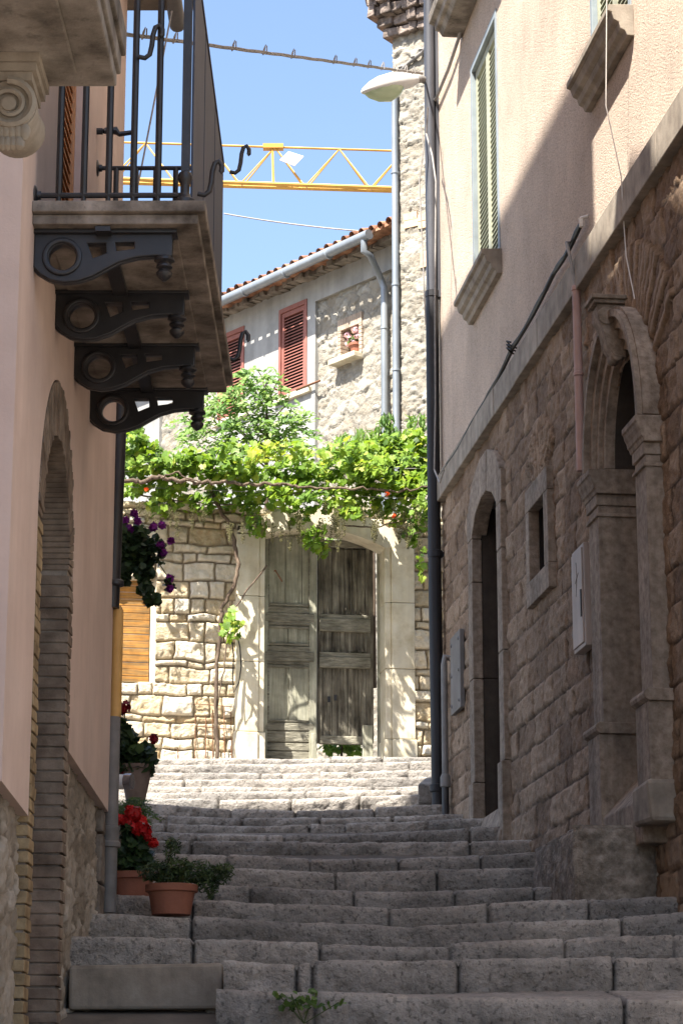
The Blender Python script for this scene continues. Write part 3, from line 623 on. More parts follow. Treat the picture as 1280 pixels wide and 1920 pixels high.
def corner_house():
    H = new_root('corner_house', 'nearer house with stone balcony slab on a carved scroll console at upper left', 'house', LW.pt(7, -1))
    b = MB(); k_ = (-1.68 - RW.pt(15.3, 0).x) / SUN.x; zf = 6.1 + SUN.z * k_; zn = zf - 1.0; b.hexa([LW.pt(a, z, o) for a, z, o in ((4.2, -2, -4.5), (9.98, -2, -4.5), (9.98, -2, -.22), (4.2, -2, -.22), (4.2, zn, -4.5), (9.98, zf, -4.5), (9.98, zf, -.22), (4.2, zn, -.22))]); obj('wall', b, M['plaster'], H)
    z = 3.11; b = MB(); b.box(LW, 4.9, 6.9, z, z + .045, -.2, .74); b.box(LW, 4.88, 6.912, z + .0455, z + .11, -.2, .752); b.box(LW, 4.86, 6.92, z + .1105, z + .2, -.2, .765)
    b.box(LW, 5.0, 6.78, z - .012, z - .0005, -.2, .63)
    bal = obj('balcony', b, M['slab'], H, bevel=.012)
    b = MB(); s0, s1 = 6.64, 6.85; X0 = -.2
    ox = lambda px: P(px, 200, 6.64).x + 1.439
    zz = lambda py: P(30, py, 6.64).z
    b.box(LW, s0 - .02, s1 + .02, zz(118), z - .013, X0, ox(72)); b.box(LW, s0 - .01, s1 + .01, zz(134), zz(119), X0, ox(66)); b.box(LW, s0, s1, zz(150), zz(134.5), X0, ox(58))
    c = LW.pt(s0, zz(198), ox(18)); R = zz(150) - zz(198)
    b.lathe(c, [(R * .98, 0), (R * 1.0, .01), (R * .92, .1), (R * 1.0, .2), (R * .98, .21)], 28, axis=Vector((0, 1, 0)))
    sp = []
    for k in range(60):
        t = k / 59; a = math.radians(95 - 800 * t); r = R * (.95 - .85 * t); sp.append(c + Vector((math.cos(a) * r, -.008, math.sin(a) * r)))
    b.tube(sp, [.013 - .006 * k / 59 for k in range(60)], 6)
    b.lathe(c + Vector((0, -.02, 0)), [(.022, 0), (.022, .02)], 12, axis=Vector((0, 1, 0)))
    b.box(LW, s0 + .02, s1 - .02, zz(215), zz(150), X0, ox(16))
    for k in range(5):
        q = LW.pt(s0 + .01, zz(243), ox(2 + 11 * k)); b.lathe(q, [(.006, -.03), (.018, -.015), (.02, .005), (.012, .022)], 8)
        b.lathe(LW.pt(s0 + .01, zz(266), ox(-4 + 10 * k)), [(.004, -.022), (.018, -.012), (.020, .005), (.012, .018)], 8)
    b.lathe(LW.pt(s0 + .085, zz(275) + .05, ox(2)), [(.02, .015), (.045, .025), (.062, .05), (.06, .09)], 20); b.box(LW, s0 + .02, s0 + .05, zz(262), zz(214), X0, ox(24)); b.box(LW, s0 + .051, s1, zz(214), zz(205), X0, ox(20))
    obj('console', b, M['console'] if 'console' in M else M['trim'], H, smooth=45)
corner_house()
# ------------------------------------------------------------------ the stuccoed house on the right
def louvres(b, fr, a0, a1, z0, z1, o, pitch=.052, th=.010, dep=.04, drop=.035):
    z = z0 + .02
    while z < z1 - .01:
        q = [(a0, z, o - dep), (a1, z, o - dep), (a1, z + th, o - dep), (a0, z + th, o - dep), (a0, z - drop, o), (a1, z - drop, o), (a1, z - drop + th, o), (a0, z - drop + th, o)]
        b.hexa([fr.pt(*t) for t in q]); z += pitch
def shutter(fr, a0, a1, z0, z1, o, mat_, parent, rail=.06, pitch=.052, single=False):
    b = MB(); mid = (a0 + a1) / 2
    for x0, x1 in (((a0, a1),) if single else ((a0, mid - .003), (mid + .003, a1))):
        b.box(fr, x0, x0 + rail, z0, z1, o - .05, o); b.box(fr, x1 - rail, x1, z0, z1, o - .05, o)
        b.box(fr, x0 + rail, x1 - rail, z1 - rail * 1.3, z1, o - .05, o - .002); b.box(fr, x0 + rail, x1 - rail, z0, z0 + rail * 1.5, o - .05, o - .002)
        louvres(b, fr, x0 + rail, x1 - rail, z0 + rail * 1.5, z1 - rail * 1.3, o - .006, pitch)
    return obj('shutter', b, mat_, parent)
SILL = [(0, 0), (.05, 0), (.065, .035), (.095, .05), (.105, .085), (.105, .095), (.14, .115), (.155, .16), (.155, .17), (.185, .18), (.185, .225), (0, .235)]
def stucco_house():
    H = new_root('stuccoed_house', 'tall house with roughcast stucco upper wall over brown stone masonry', 'house', RW.pt(18, 0))
    wins = [(20.18, 21.46, 7.53, 9.86), (15.36, 16.52, 7.53, 9.86), (20.18, 21.46, 10.8, 12.9), (15.36, 16.52, 10.8, 12.9), (11.0, 12.2, 7.53, 9.86)]
    b = MB(); b.plate(RW, [[(7, 6.1), (23.5, 6.1), (23.5, 17), (7, 17)]] + [[(w0, z0), (w1, z0), (w1, z1), (w0, z1)] for w0, w1, z0, z1 in wins], -.3, 0)
    obj('wall', b, M['stucco'], H)
    b = MB(); b.box(RW, 7, 23.49, -1, 17.0, -5, -.56); b.box(RW, 23.0, 23.49, 1.5, 6.1, -.7, -.04); b.box(RW, 23.3, 23.5, 6.1, 17, -.56, -.301); obj('house_body', b, M['stucco'], H)
    b = MB()
    for a in np.arange(7, 23.4, .95):
        b.box(RW, a, min(a + .945, 23.52), 6.02, 6.28, -.2, .065 + random.uniform(-.004, .004))
    obj('string_course', b, M['trim'], H, bevel=.008)
    # masonry with its openings
    pc, pr, psp = 15.80, .53, 4.45
    def keep(A, Z):
        k = ~((A > 20.2) & (A < 21.75) & (Z > 2.5) & (Z < 5.5)) & ~((A > 18.35) & (A < 19.05) & (Z > 4.15) & (Z < 4.9))
        return k & ~((np.abs(A - pc) < pr + .10) & (Z > 1.7) & (Z < psp)) & ~((np.hypot(A - pc, Z - psp) < pr + .10) & (Z >= psp))
    f1 = fn_coursed(13, .4, 23.5, 6.2, 71, relief=.014, rough=.021, r=.010, gap=.009, ch=(.20, .29), bl=(.2, .52), warp=.022, wf=4, rf=20)
    def fn(A, Z):
        h, t = f1(A, Z)
        for c0, cz, r0, r1 in ((pc, psp, .9, 1.42), (18.7, 4.9, .1, .62)):       # relieving arches of thin upright stones
            ang = np.arctan2(Z - cz, A - c0); rr = np.hypot(A - c0, Z - cz); m = (rr > r0) & (rr < r1) & (ang > .5) & (ang < math.pi - .5)
            u = (ang * 1.15 / .085) + .6 * fbm(rr * 3, ang * 3, 5); fr_ = np.abs(u - np.floor(u) - .5); idn = hsh(np.floor(u), np.floor(u) * 0, 77)
            hh = .03 * sstep(.5, .3, fr_) + .02 * (idn - .5) + .01 * fbm(A * 14, Z * 14, 71, 4)
            h = np.where(m, hh, h); t[..., 0] = np.where(m, idn, t[..., 0]); t[..., 1] = np.where(m, sstep(.38, .48, fr_), t[..., 1])
        return h, t
    hf('masonry', RW, 13.0, 23.5, .4, 6.06, .019, fn, M['masonry'], H, keep, o=-.02)
    # windows
    for i, (w0, w1, z0, z1) in enumerate(wins):
        b = MB()
        for (a0, a1, q0, q1) in ((w0 - .012, w0 + .05, z0, z1 + .012), (w1 - .05, w1 + .012, z0, z1 + .012), (w0 + .051, w1 - .051, z1 - .055, z1 + .012)): b.box(RW, a0, a1, q0, q1, -.12, .012)
        fr_ = obj('window', b, M['bluegrey'], H, bevel=.004)
        shutter(RW, w0 + .055, w1 - .055, z0 + .005, z1 - .06, -.03, M['greenshutter'], fr_)
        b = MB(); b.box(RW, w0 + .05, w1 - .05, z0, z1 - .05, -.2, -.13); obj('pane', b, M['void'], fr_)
        if z0 < 10:
            b = MB(); b.sweep(RW, [(o, z + z0 - .245) for o, z in SILL], w0 - .06, w1 + .10); obj('sill', b, M['trim'], fr_, bevel=.004)
    b = MB(); z = 10.42
    b.sweep(RW, [(0, z), (.20, z), (.23, z + .05), (.27, z + .06), (.28, z + .11), (.33, z + .13), (.34, z + .22), (0, z + .22)], 19.6, 21.95)
    obj('balcony_slab', b, M['slab'], H, bevel=.006)
    # arched back door
    dc, dh, dsp = 20.97, .60, 5.30
    b = MB(); L = Frame(RW.O, RW.A, RW.N)
    n = 5
    outer = arc(dc, dsp - .02, .86, .58, 155, 25, n); inner = arc(dc, dsp - .30, dh * 1.16, .48, 150, 30, n)
    for k in range(n):
        b.hexa([RW.pt(a, z, -.10) for a, z in (inner[k], inner[k + 1], outer[k + 1], outer[k])] + [RW.pt(a, z, .045 + random.uniform(-.003, .003)) for a, z in (inner[k], inner[k + 1], outer[k + 1], outer[k])])
    for sgn in (1, -1):
        zz = 2.1; x0, x1 = sorted((dc + sgn * dh, dc + sgn * (dh + .20)))
        for top in (2.95, 3.9, 4.8, 5.21):
            b.box(RW, x0, x1, zz, top - .006, -.05, .045 + (.02 if zz < 2.5 else 0) + random.uniform(-.003, .003)); zz = top
        x0, x1 = sorted((dc + sgn * (dh + .0), dc + sgn * (dh + .235))); b.box(RW, x0, x1, 5.21, 5.50, -.05, .044)
    obj('doorway', b, M['dressed'], H, bevel=.008)
    for sgn in (1, -1):
        x0, x1 = sorted((dc + sgn * (dh + .008), dc + sgn * (dh + .2))); b = MB(); b.box(RW, x0, x1, 2.1, 3.9, -.36, -.051); b.box(RW, x0, x1, 3.905, 5.5, -.36, -.051); obj('reveal', b, M['revealshade'], H, bevel=.006)
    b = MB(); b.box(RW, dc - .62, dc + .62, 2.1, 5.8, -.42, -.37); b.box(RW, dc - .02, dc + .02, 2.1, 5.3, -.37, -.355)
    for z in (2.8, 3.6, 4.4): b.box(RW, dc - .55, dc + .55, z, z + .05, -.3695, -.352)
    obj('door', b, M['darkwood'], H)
    b = MB(); b.sweep(RW, [(-.4, 2.0), (.10, 2.0), (.10, 2.30), (-.02, 2.62), (-.4, 2.66)], dc - .75, dc + .62); obj('threshold', b, M['dressed'], H, bevel=.01)
    # little window
    b = MB(); x0, x1, z0, z1 = 18.24, 19.10, 4.02, 5.0
    b.box(RW, x0, x1, z0, z0 + .20, -.04, .05); b.box(RW, x0, x1, z1 - .19, z1, -.04, .05); b.box(RW, x0, x0 + .16, z0 + .202, z1 - .192, -.04, .048); b.box(RW, x1 - .13, x1, z0 + .202, z1 - .192, -.04, .048)
    wf = obj('window', b, M['dressed'], H, bevel=.006)
    b = MB(); b.box(RW, x0 + .1, x0 + .165, z0 + .15, z1 - .15, -.3, -.041); b.box(RW, x1 - .135, x1 - .1, z0 + .15, z1 - .15, -.3, -.041); b.box(RW, x0 + .1, x1 - .1, z1 - .19, z1 - .15, -.3, -.0415); b.box(RW, x0 + .1, x1 - .1, z0 + .15, z1 - .15, -.34, -.301); obj('pane', b, M['void'], wf)  # lining coloured near-black to paint the shade inside the opening
    # portal
    ptl = None
    for s0, s1 in ((pc - pr - .28, pc - pr), (pc + pr, pc + pr + .30)):
        por = MB()
        por.box(RW, s0, s1, 2.64, 4.18, -.45, .10)                                              # shaft
        por.box(RW, s0 - .025, s1 + .025, 2.06 if s0 < pc else 1.7, 2.56, -.46, .14)                                  # pedestal
        por.sweep(RW, [(-.46, 2.561), (.14, 2.561), (.165, 2.58), (.172, 2.602), (.165, 2.625), (.14, 2.64), (-.46, 2.639)], s0 - .05, s1 + .05)
        por.box(RW, s0 - .015, s1 + .015, 4.10, 4.125, -.46, .118); por.box(RW, s0 - .012, s1 + .012, 4.181, 4.26, -.46, .115)
        por.sweep(RW, [(-.47, 4.261), (.118, 4.261), (.125, 4.29), (.136, 4.30), (.142, 4.33), (.156, 4.36), (.162, 4.39), (.172, 4.395), (.172, 4.435), (-.47, 4.445)], s0 - .045, s1 + .045)
        obj('pilaster', por, M['dressed'], H, bevel=.006)
    b = MB()
    for r0, r1, o1 in ((pr, pr + .07, .04), (pr + .072, pr + .14, .07), (pr + .142, pr + .22, .10), (pr + .222, pr + .27, .145), (pr + .272, pr + .29, .11)):
        b.plate(RW, [arc(pc, psp + .003, r1, r1 + .16, 0, 180, 36) + arc(pc, psp + .003, r0, r0 + .16, 180, 0, 36)], -.03, o1)
    ptl = obj('portal', b, M['dressed'], H, bevel=.004)
    b = MB(); b.plate(RW, [arc(pc, psp + .003, pr + .3, pr + .46, 0, 180, 36) + arc(pc, psp + .003, pr + .004, pr + .164, 180, 0, 36)], -.46, -.031); obj('reveal', b, M['revealshade'], ptl)
    b = MB(); zk = psp + pr + .16                                                                     # scrolled keystone
    b.sweep(RW, [(.02, zk - .06), (.10, zk - .05), (.15, zk + .02), (.17, zk + .12), (.20, zk + .2), (.22, zk + .28), (.21, zk + .32), (0, zk + .32)], pc - .075, pc + .075)
    b.box(RW, pc - .10, pc + .10, zk + .323, zk + .35, 0, .24); b.box(RW, pc - .12, pc + .12, zk + .3505, zk + .38, 0, .26)
    c = RW.pt(pc - .09, zk + .235, .15); b.lathe(c, [(.06, 0), (.065, .01), (.05, .09), (.065, .17), (.06, .18)], 20, axis=RW.A)
    c = RW.pt(pc - .07, zk - .04, .08); b.lathe(c, [(.04, 0), (.045, .01), (.035, .07), (.045, .13), (.04, .14)], 16, axis=RW.A)
    obj('keystone', b, M['dressed'], ptl, smooth=45, bevel=.004)
    b = MB(); b.box(RW, pc - pr - .33, pc - pr + .10, 1.80, 2.055, -.46, .16, .015); obj('plinth_stone', b, M['trim'], ptl, bevel=.03)
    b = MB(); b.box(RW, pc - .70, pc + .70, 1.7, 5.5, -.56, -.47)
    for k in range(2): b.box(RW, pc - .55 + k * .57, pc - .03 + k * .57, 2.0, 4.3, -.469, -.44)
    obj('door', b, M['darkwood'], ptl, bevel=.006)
    b = MB(); b.sweep(RW, [(-.46, 1.7), (.13, 1.7), (.13, 1.98), (-.1, 2.24), (-.46, 2.3)], pc - pr - .02, pc + pr + .02); obj('threshold', b, M['dressed'], ptl, bevel=.01)
    b = MB(); q = RW.hit(1200, 980)
    z0 = 3.93
    for zz in (z0, z0 + .16): b.box(RW, pc + pr - .10, pc + pr - .03, zz, zz + .025, -.30, -.22)
    b.box(RW, pc + pr - .055, pc + pr - .03, z0, z0 + .185, -.235, -.22); obj('latch', b, M['rust'], ptl)
    # pipes
    b = MB(); e = 23.40
    p0 = RW.pt(e, 2.9, .07); p1 = RW.pt(e, 17, .09); b.tube([RW.pt(e, 8.24, .085), p1], .058, 16); b.box(RW, e - .05, e + .05, 8.2, 17, -.01, .03)
    obj('downpipe', b, M['leadpipe'], H, smooth=40)
    b = MB(); b.tube([p0, RW.pt(e, 5.4, .085), RW.pt(e, 8.235, .085)], .066, 16)
    for z in (3.1, 5.45, 8.2): b.lathe(RW.pt(e, z, .08), [(.066, 0), (.076, .006), (.076, .07), (.066, .076)], 16); b.box(RW, e - .02, e + .02, z + .02, z + .06, -.01, .07)
    b.box(RW, e - .1, e + .1, 2.80, 2.95, .03, .2); obj('downpipe', b, M['pipe'], H, smooth=40)
    b = MB(); a = 23.05; b.tube([RW.pt(a, 4.36, -.01), RW.pt(a, 4.38, .05), RW.pt(a, 4.3, .06), RW.pt(a, 3.15, .06)], .032, 10); b.lathe(RW.pt(a, 3.1, .06), [(.04, 0), (.05, .01), (.05, .1), (.036, .13)], 12); obj('drain_pipe', b, M['greypipe'], H, smooth=40)
    b = MB(); b.tube([RW.pt(a, 2.80, .06), RW.pt(a, 3.1, .06)], .036, 10); obj('drain_pipe', b, M['iron'], H, smooth=40)
    b = MB(); a = 17.02; b.tube([RW.pt(a, 4.62, .055), RW.pt(a, 6.06, .055)], .032, 12)
    for z in (5.35, 6.02): b.lathe(RW.pt(a, z, .055), [(.033, 0), (.038, .004), (.038, .03), (.033, .034)], 12)
    obj('conduit', b, M['pinkpipe'], H, smooth=40)
    b = MB(); b.tube([RW.pt(a, 6.02, .055), RW.pt(a, 6.3, .10), RW.pt(a + .05, 6.42, .11), RW.pt(a + .2, 6.48, .05)], .012, 8); obj('cable', b, M['cablegrey'], H, smooth=50)
    return H
stucco_house()

def right_small_things():
    b = MB(); b.box(RW, 16.92, 17.30, 3.30, 4.06, .0, .075); r = new_root('meter_box', 'cream metal meter box with scratched door beside the portal', 'meter box', RW.pt(17.1, 3.3, .04))
    obj('case', b, M['boxcream'], r, bevel=.006)
    b = MB(); b.box(RW, 16.95, 17.28, 3.33, 4.03, .0755, .086); d = obj('door', b, M['boxcream'], r, bevel=.004)
    b = MB(); b.box(RW, 16.965, 16.985, 3.52, 3.72, .0865, .096); obj('handle', b, M['iron'], d)
    for z in (3.42, 3.86): b = MB(); b.tube([RW.pt(17.31, z, .07), RW.pt(17.31, z + .06, .07)], .012, 8); b.box(RW, 17.28, 17.33, z + .02, z + .04, .06, .08); obj('hinge', b, M['greypipe'], d)
    b = MB(); b.tube([RW.pt(17.12, 3.95, .0868), RW.pt(17.1, 3.84, .0868), RW.pt(17.14, 3.70, .0868)], .003, 4); b.tube([RW.pt(17.05, 3.86, .0868), RW.pt(17.16, 3.80, .0868)], .003, 4); obj('scratch', b, M['greypipe'], d)
    b = MB(); b.box(RW, 22.25, 22.78, 3.75, 4.5, 0, .045); r = new_root('meter_cover', 'flat grey riveted cover plate low on the masonry by the corner downpipe', 'meter box', RW.pt(22.5, 3.75, .03))
    obj('plate', b, M['boxgrey'], r, bevel=.006)
    for a in (22.32, 22.71):
        for z in (3.83, 4.12, 4.42):
            b = MB(); b.lathe(RW.pt(a, z, .0455), [(.02, 0), (.016, .008), (.006, .012)], 10, axis=RW.N); obj('bolt', b, M['boxgrey'], r, smooth=50)
    # stone block before the portal
    b = MB(); x0, x1, y0, y1 = 1.49, 2.04, 15.42, 16.75; zb = 1.25; zt = ray(1075, 1545)[1] * 15.42
    n = 26; V = []
    def gridface(name, fr, a0, a1, z0, z1, seed, par):
        def fn(A, Z):
            n1 = fbm(A * 7, Z * 7, seed, 5, .6); e = np.minimum(np.minimum(A - a0, a1 - A) * fr.A.length, z1 - Z); rd = -.05 * (1 - sstep(0, .07, e)) ** 2
            return .03 * n1 + .03 * fbm(A * 2, Z * 2, seed + 4, 2) + rd, tint4(np.clip(.5 + .5 * fbm(A * 3, Z * 3, seed + 2), 0, 1))
        hf(name, fr, a0, a1, z0, z1, .014, fn, M['blockstone'], par)
    r = new_root('stone_block', 'worn rough stone block standing against the masonry at the foot of the portal', 'stone block', (1.75, 16, zb))
    gridface('face', Frame((0, y0, 0), (1, 0, 0), (0, -1, 0)), x0, x1, zb, zt, 201, r)
    gridface('side', Frame((x0 + .125 * y0, 0, 0), (-.125, 1, 0), (-1, -.125, 0)), y0, y1, zb, zt, 202, r)
    b = MB(); b.add([(x0 + .02, y0 + .03, zt - .02), (x1, y0 + .03, zt - .02), (x1 - .125 * (y1 - y0), y1, zt - .02), (x0 - .125 * (y1 - y0) + .02, y1, zt - .02),
                     (x0 + .02, y0 + .03, zb), (x1, y0 + .03, zb), (x1 - .125 * (y1 - y0), y1, zb), (x0 - .125 * (y1 - y0) + .02, y1, zb)], [(0, 1, 2, 3), (7, 6, 5, 4), (0, 4, 5, 1), (1, 5, 6, 2), (2, 6, 7, 3), (3, 7, 4, 0)])
    obj('core', b, M['blockstone'], r)
    # low sloping kerb stone by the corner, on the sunny side
    b = MB(); q = [P(783, 1508, 23.6), P(783, 1470, 23.6), P(818, 1440, 25.2), P(818, 1508, 25.2)]
    b.add([p for p in q] + [p + Vector((.35, .1, 0)) for p in q], [(0, 1, 2, 3), (7, 6, 5, 4), (0, 4, 5, 1), (1, 5, 6, 2), (2, 6, 7, 3), (3, 7, 4, 0)])
    tag(obj('wall_coping', b, M['step'], bevel=.02), 'short sloping stone kerb at the sunny foot of the corner downpipe', 'kerb stone')
    # street lamp
    c = P(733, 160, 23.2); tip = P(677, 172, 23.0); back = P(786, 148, 23.35)
    r = new_root('street_lamp', 'pale cobra-head street lamp fixed to the house corner', 'street lamp', back)
    ax = (tip - back).normalized(); L = (tip - back).length; sd = ax.cross(Vector((0, 0, 1))).normalized(); up = sd.cross(ax).normalized()
    prof = [(0, .03, .04, .03), (.08, .055, .07, .05), (.22, .085, .11, .07), (.45, .12, .135, .07), (.65, .125, .125, .06), (.82, .10, .09, .045), (.94, .06, .045, .025), (1.0, .012, .01, .008)]
    vs = []; n = 20
    for t, w_, hu, hd in prof:
        for k in range(n):
            a = 2 * math.pi * k / n; vs.append(back + ax * L * t + sd * math.cos(a) * w_ + up * (math.sin(a) * hu if math.sin(a) > 0 else math.sin(a) * hd))
    b = MB(); b.add(vs, [(i * n + k, i * n + (k + 1) % n, (i + 1) * n + (k + 1) % n, (i + 1) * n + k) for i in range(len(prof) - 1) for k in range(n)] + [tuple(range(n)), tuple(len(vs) - n + k for k in range(n))])
    obj('housing', b, M['lampgrey'], r, smooth=60)
    vs = []
    for t, w_, hd in ((.30, .05, .06), (.42, .10, .13), (.58, .118, .165), (.75, .105, .14), (.88, .07, .085), (.96, .02, .02)):
        for k in range(13):
            a = math.pi + math.pi * k / 12; vs.append(back + ax * L * t + sd * math.cos(a) * w_ + up * math.sin(a) * hd)
    b = MB(); b.add(vs, [(i * 13 + k, i * 13 + k + 1, (i + 1) * 13 + k + 1, (i + 1) * 13 + k) for i in range(5) for k in range(12)]); obj('lens', b, M['lens'], r, smooth=60)
    b = MB(); e = RW.pt(23.45, back.z - .01, .05); b.tube([back + ax * .05, back - ax * .03, e], [.045, .04, .04], 12); b.lathe(e, [(.07, -.05), (.07, .05)], 12); obj('arm', b, M['greypipe'], r, smooth=40)
    # cables
    def sag(p, q, s, n=14): return [p.lerp(q, k / n) + Vector((0, 0, -4 * s * (k / n) * (1 - k / n))) for k in range(n + 1)]
    r = new_root('overhead_cable', 'twisted overhead cable bundle with clips strung from house to lamp corner', 'cable', P(470, 98, 18))
    pts = sag(P(225, 62, 14.3), P(792, 137, 23.3), -.02)
    b = MB()
    for k in range(3):
        b.tube([p + Vector((0, math.cos(i * .5 + k * 2.1) * .007, math.sin(i * .5 + k * 2.1) * .008)) for i, p in enumerate([pts[0].lerp(pts[-1], j / 60) for j in range(61)])], .0075, 6)
    obj('wire', b, M['cablegrey'], r, smooth=50)
    for t in (.05, .12, .19, .27, .36, .45, .60, .68, .74, .80, .86, .91, .95):
        p = pts[0].lerp(pts[-1], t); b = MB(); b.tube([p + Vector((-.01, -.02, -.03)), p + Vector((.0, -.02, .02)), p + Vector((.012, -.02, .06))], [.006, .009, .003], 6); b.tube([p + Vector((.02, -.02, -.02)), p + Vector((.02, -.02, .05))], .005, 5); obj('clip', b, M['cablegrey'], r)
    b = MB(); a = [RW.hit(x, y, .04) for x, y in ((1092, 418), (1040, 512), (963, 652), (900, 770), (830, 888))]
    pts = [RW.pt(s_, z_, .05) for s_, z_ in a]; pp = []
    for i in range(len(pts) - 1):
        for k in range(6): pp.append(pts[i].lerp(pts[i + 1], k / 6) - Vector((0, 0, .03 * math.sin(math.pi * k / 6))))
    b.tube(pp + [pts[-1]], .02, 6)
    b.tube([q + Vector((-.012, 0, .014 * math.sin(i * 1.7))) for i, q in enumerate(pp)], .009, 5)
    r = new_root('wall_cable', 'black twisted cable slung along the stucco just above the stone band', 'cable', pts[2]); obj('wire', b, M['cableblack'], r, smooth=50)
    k = pts[2]; b = MB()
    for dz in (-.03, .0, .03): b.tube([k + Vector((-.02, -.06, dz)), k + Vector((-.05, 0, dz + .03)), k + Vector((-.01, .05, dz)), k + Vector((.05, .08, dz - .01))], .008, 5)
    obj('knot', b, M['cableblack'], r, smooth=50)
    k = pts[0]; b = MB(); b.tube([k, k + Vector((-.01, 0, .035)), RW.pt(16.85, k.z + .05, .05), RW.pt(16.8, k.z + .05, 0)], .012, 6); b.tube([k + Vector((0, 0, -.03)), k + Vector((0, 0, .03))], .018, 8); obj('bracket', b, M['cablewhite'], r, smooth=50)
    b = MB(); pl = [RW.hit(x, y, .015) for x, y in ((1184, -40), (1183, 40), (1182, 200), (1184, 330), (1176, 420), (1180, 480), (1188, 520), (1196, 560))]
    b.tube([RW.pt(s_, z_, .19 if i < 3 else (.09 if i < 4 else .04)) for i, (s_, z_) in enumerate(pl)], .0042, 6); tag(obj('hanging_cable', b, M['cablewhite'], smooth=50), 'thin cream cable hanging down the stucco past the nearer window sill', 'cable')
    b = MB(); pl = [RW.hit(x, y, .05) for x, y in ((868, 20), (858, 70), (838, 130), (815, 185), (800, 200))]; pp = [RW.pt(s_, z_, .04) for s_, z_ in pl]; b.tube(pp, .018, 6)
    dn = [RW.hit(x, y, .2) for x, y in ((800, 200), (797, 250), (808, 290), (815, 340), (813, 560), (814, 760), (812, 880), (822, 905), (830, 880))]
    b.tube([RW.pt(min(s_, 23.3), z_, .19) for s_, z_ in dn], .009, 6); b.tube([RW.pt(23.3, z_ - .03, .20) + Vector((.03 * math.sin(i * 2), 0, 0)) for i, (s_, z_) in enumerate(dn[:5])], .008, 6)
    tag(obj('corner_cable', b, M['cablegrey'], smooth=50), 'bunched cables running down the corner downpipe from the top slab', 'cable')
    b = MB(); b.tube([P(322, 20, 14.4), P(262, 330, 13.4), P(247, 395, 13.1)], .006, 6); tag(obj('guy_wire', b, M['cablegrey']), 'thin slanting wire behind the balcony bars up to the gutter', 'wire')
    b = MB(); b.tube(sag(P(420, 400, 36), P(760, 438, 34), .05), .012, 5); tag(obj('roof_wire', b, M['cablegrey']), 'thin wire crossing the sky above the tiled roof', 'wire')
right_small_things()
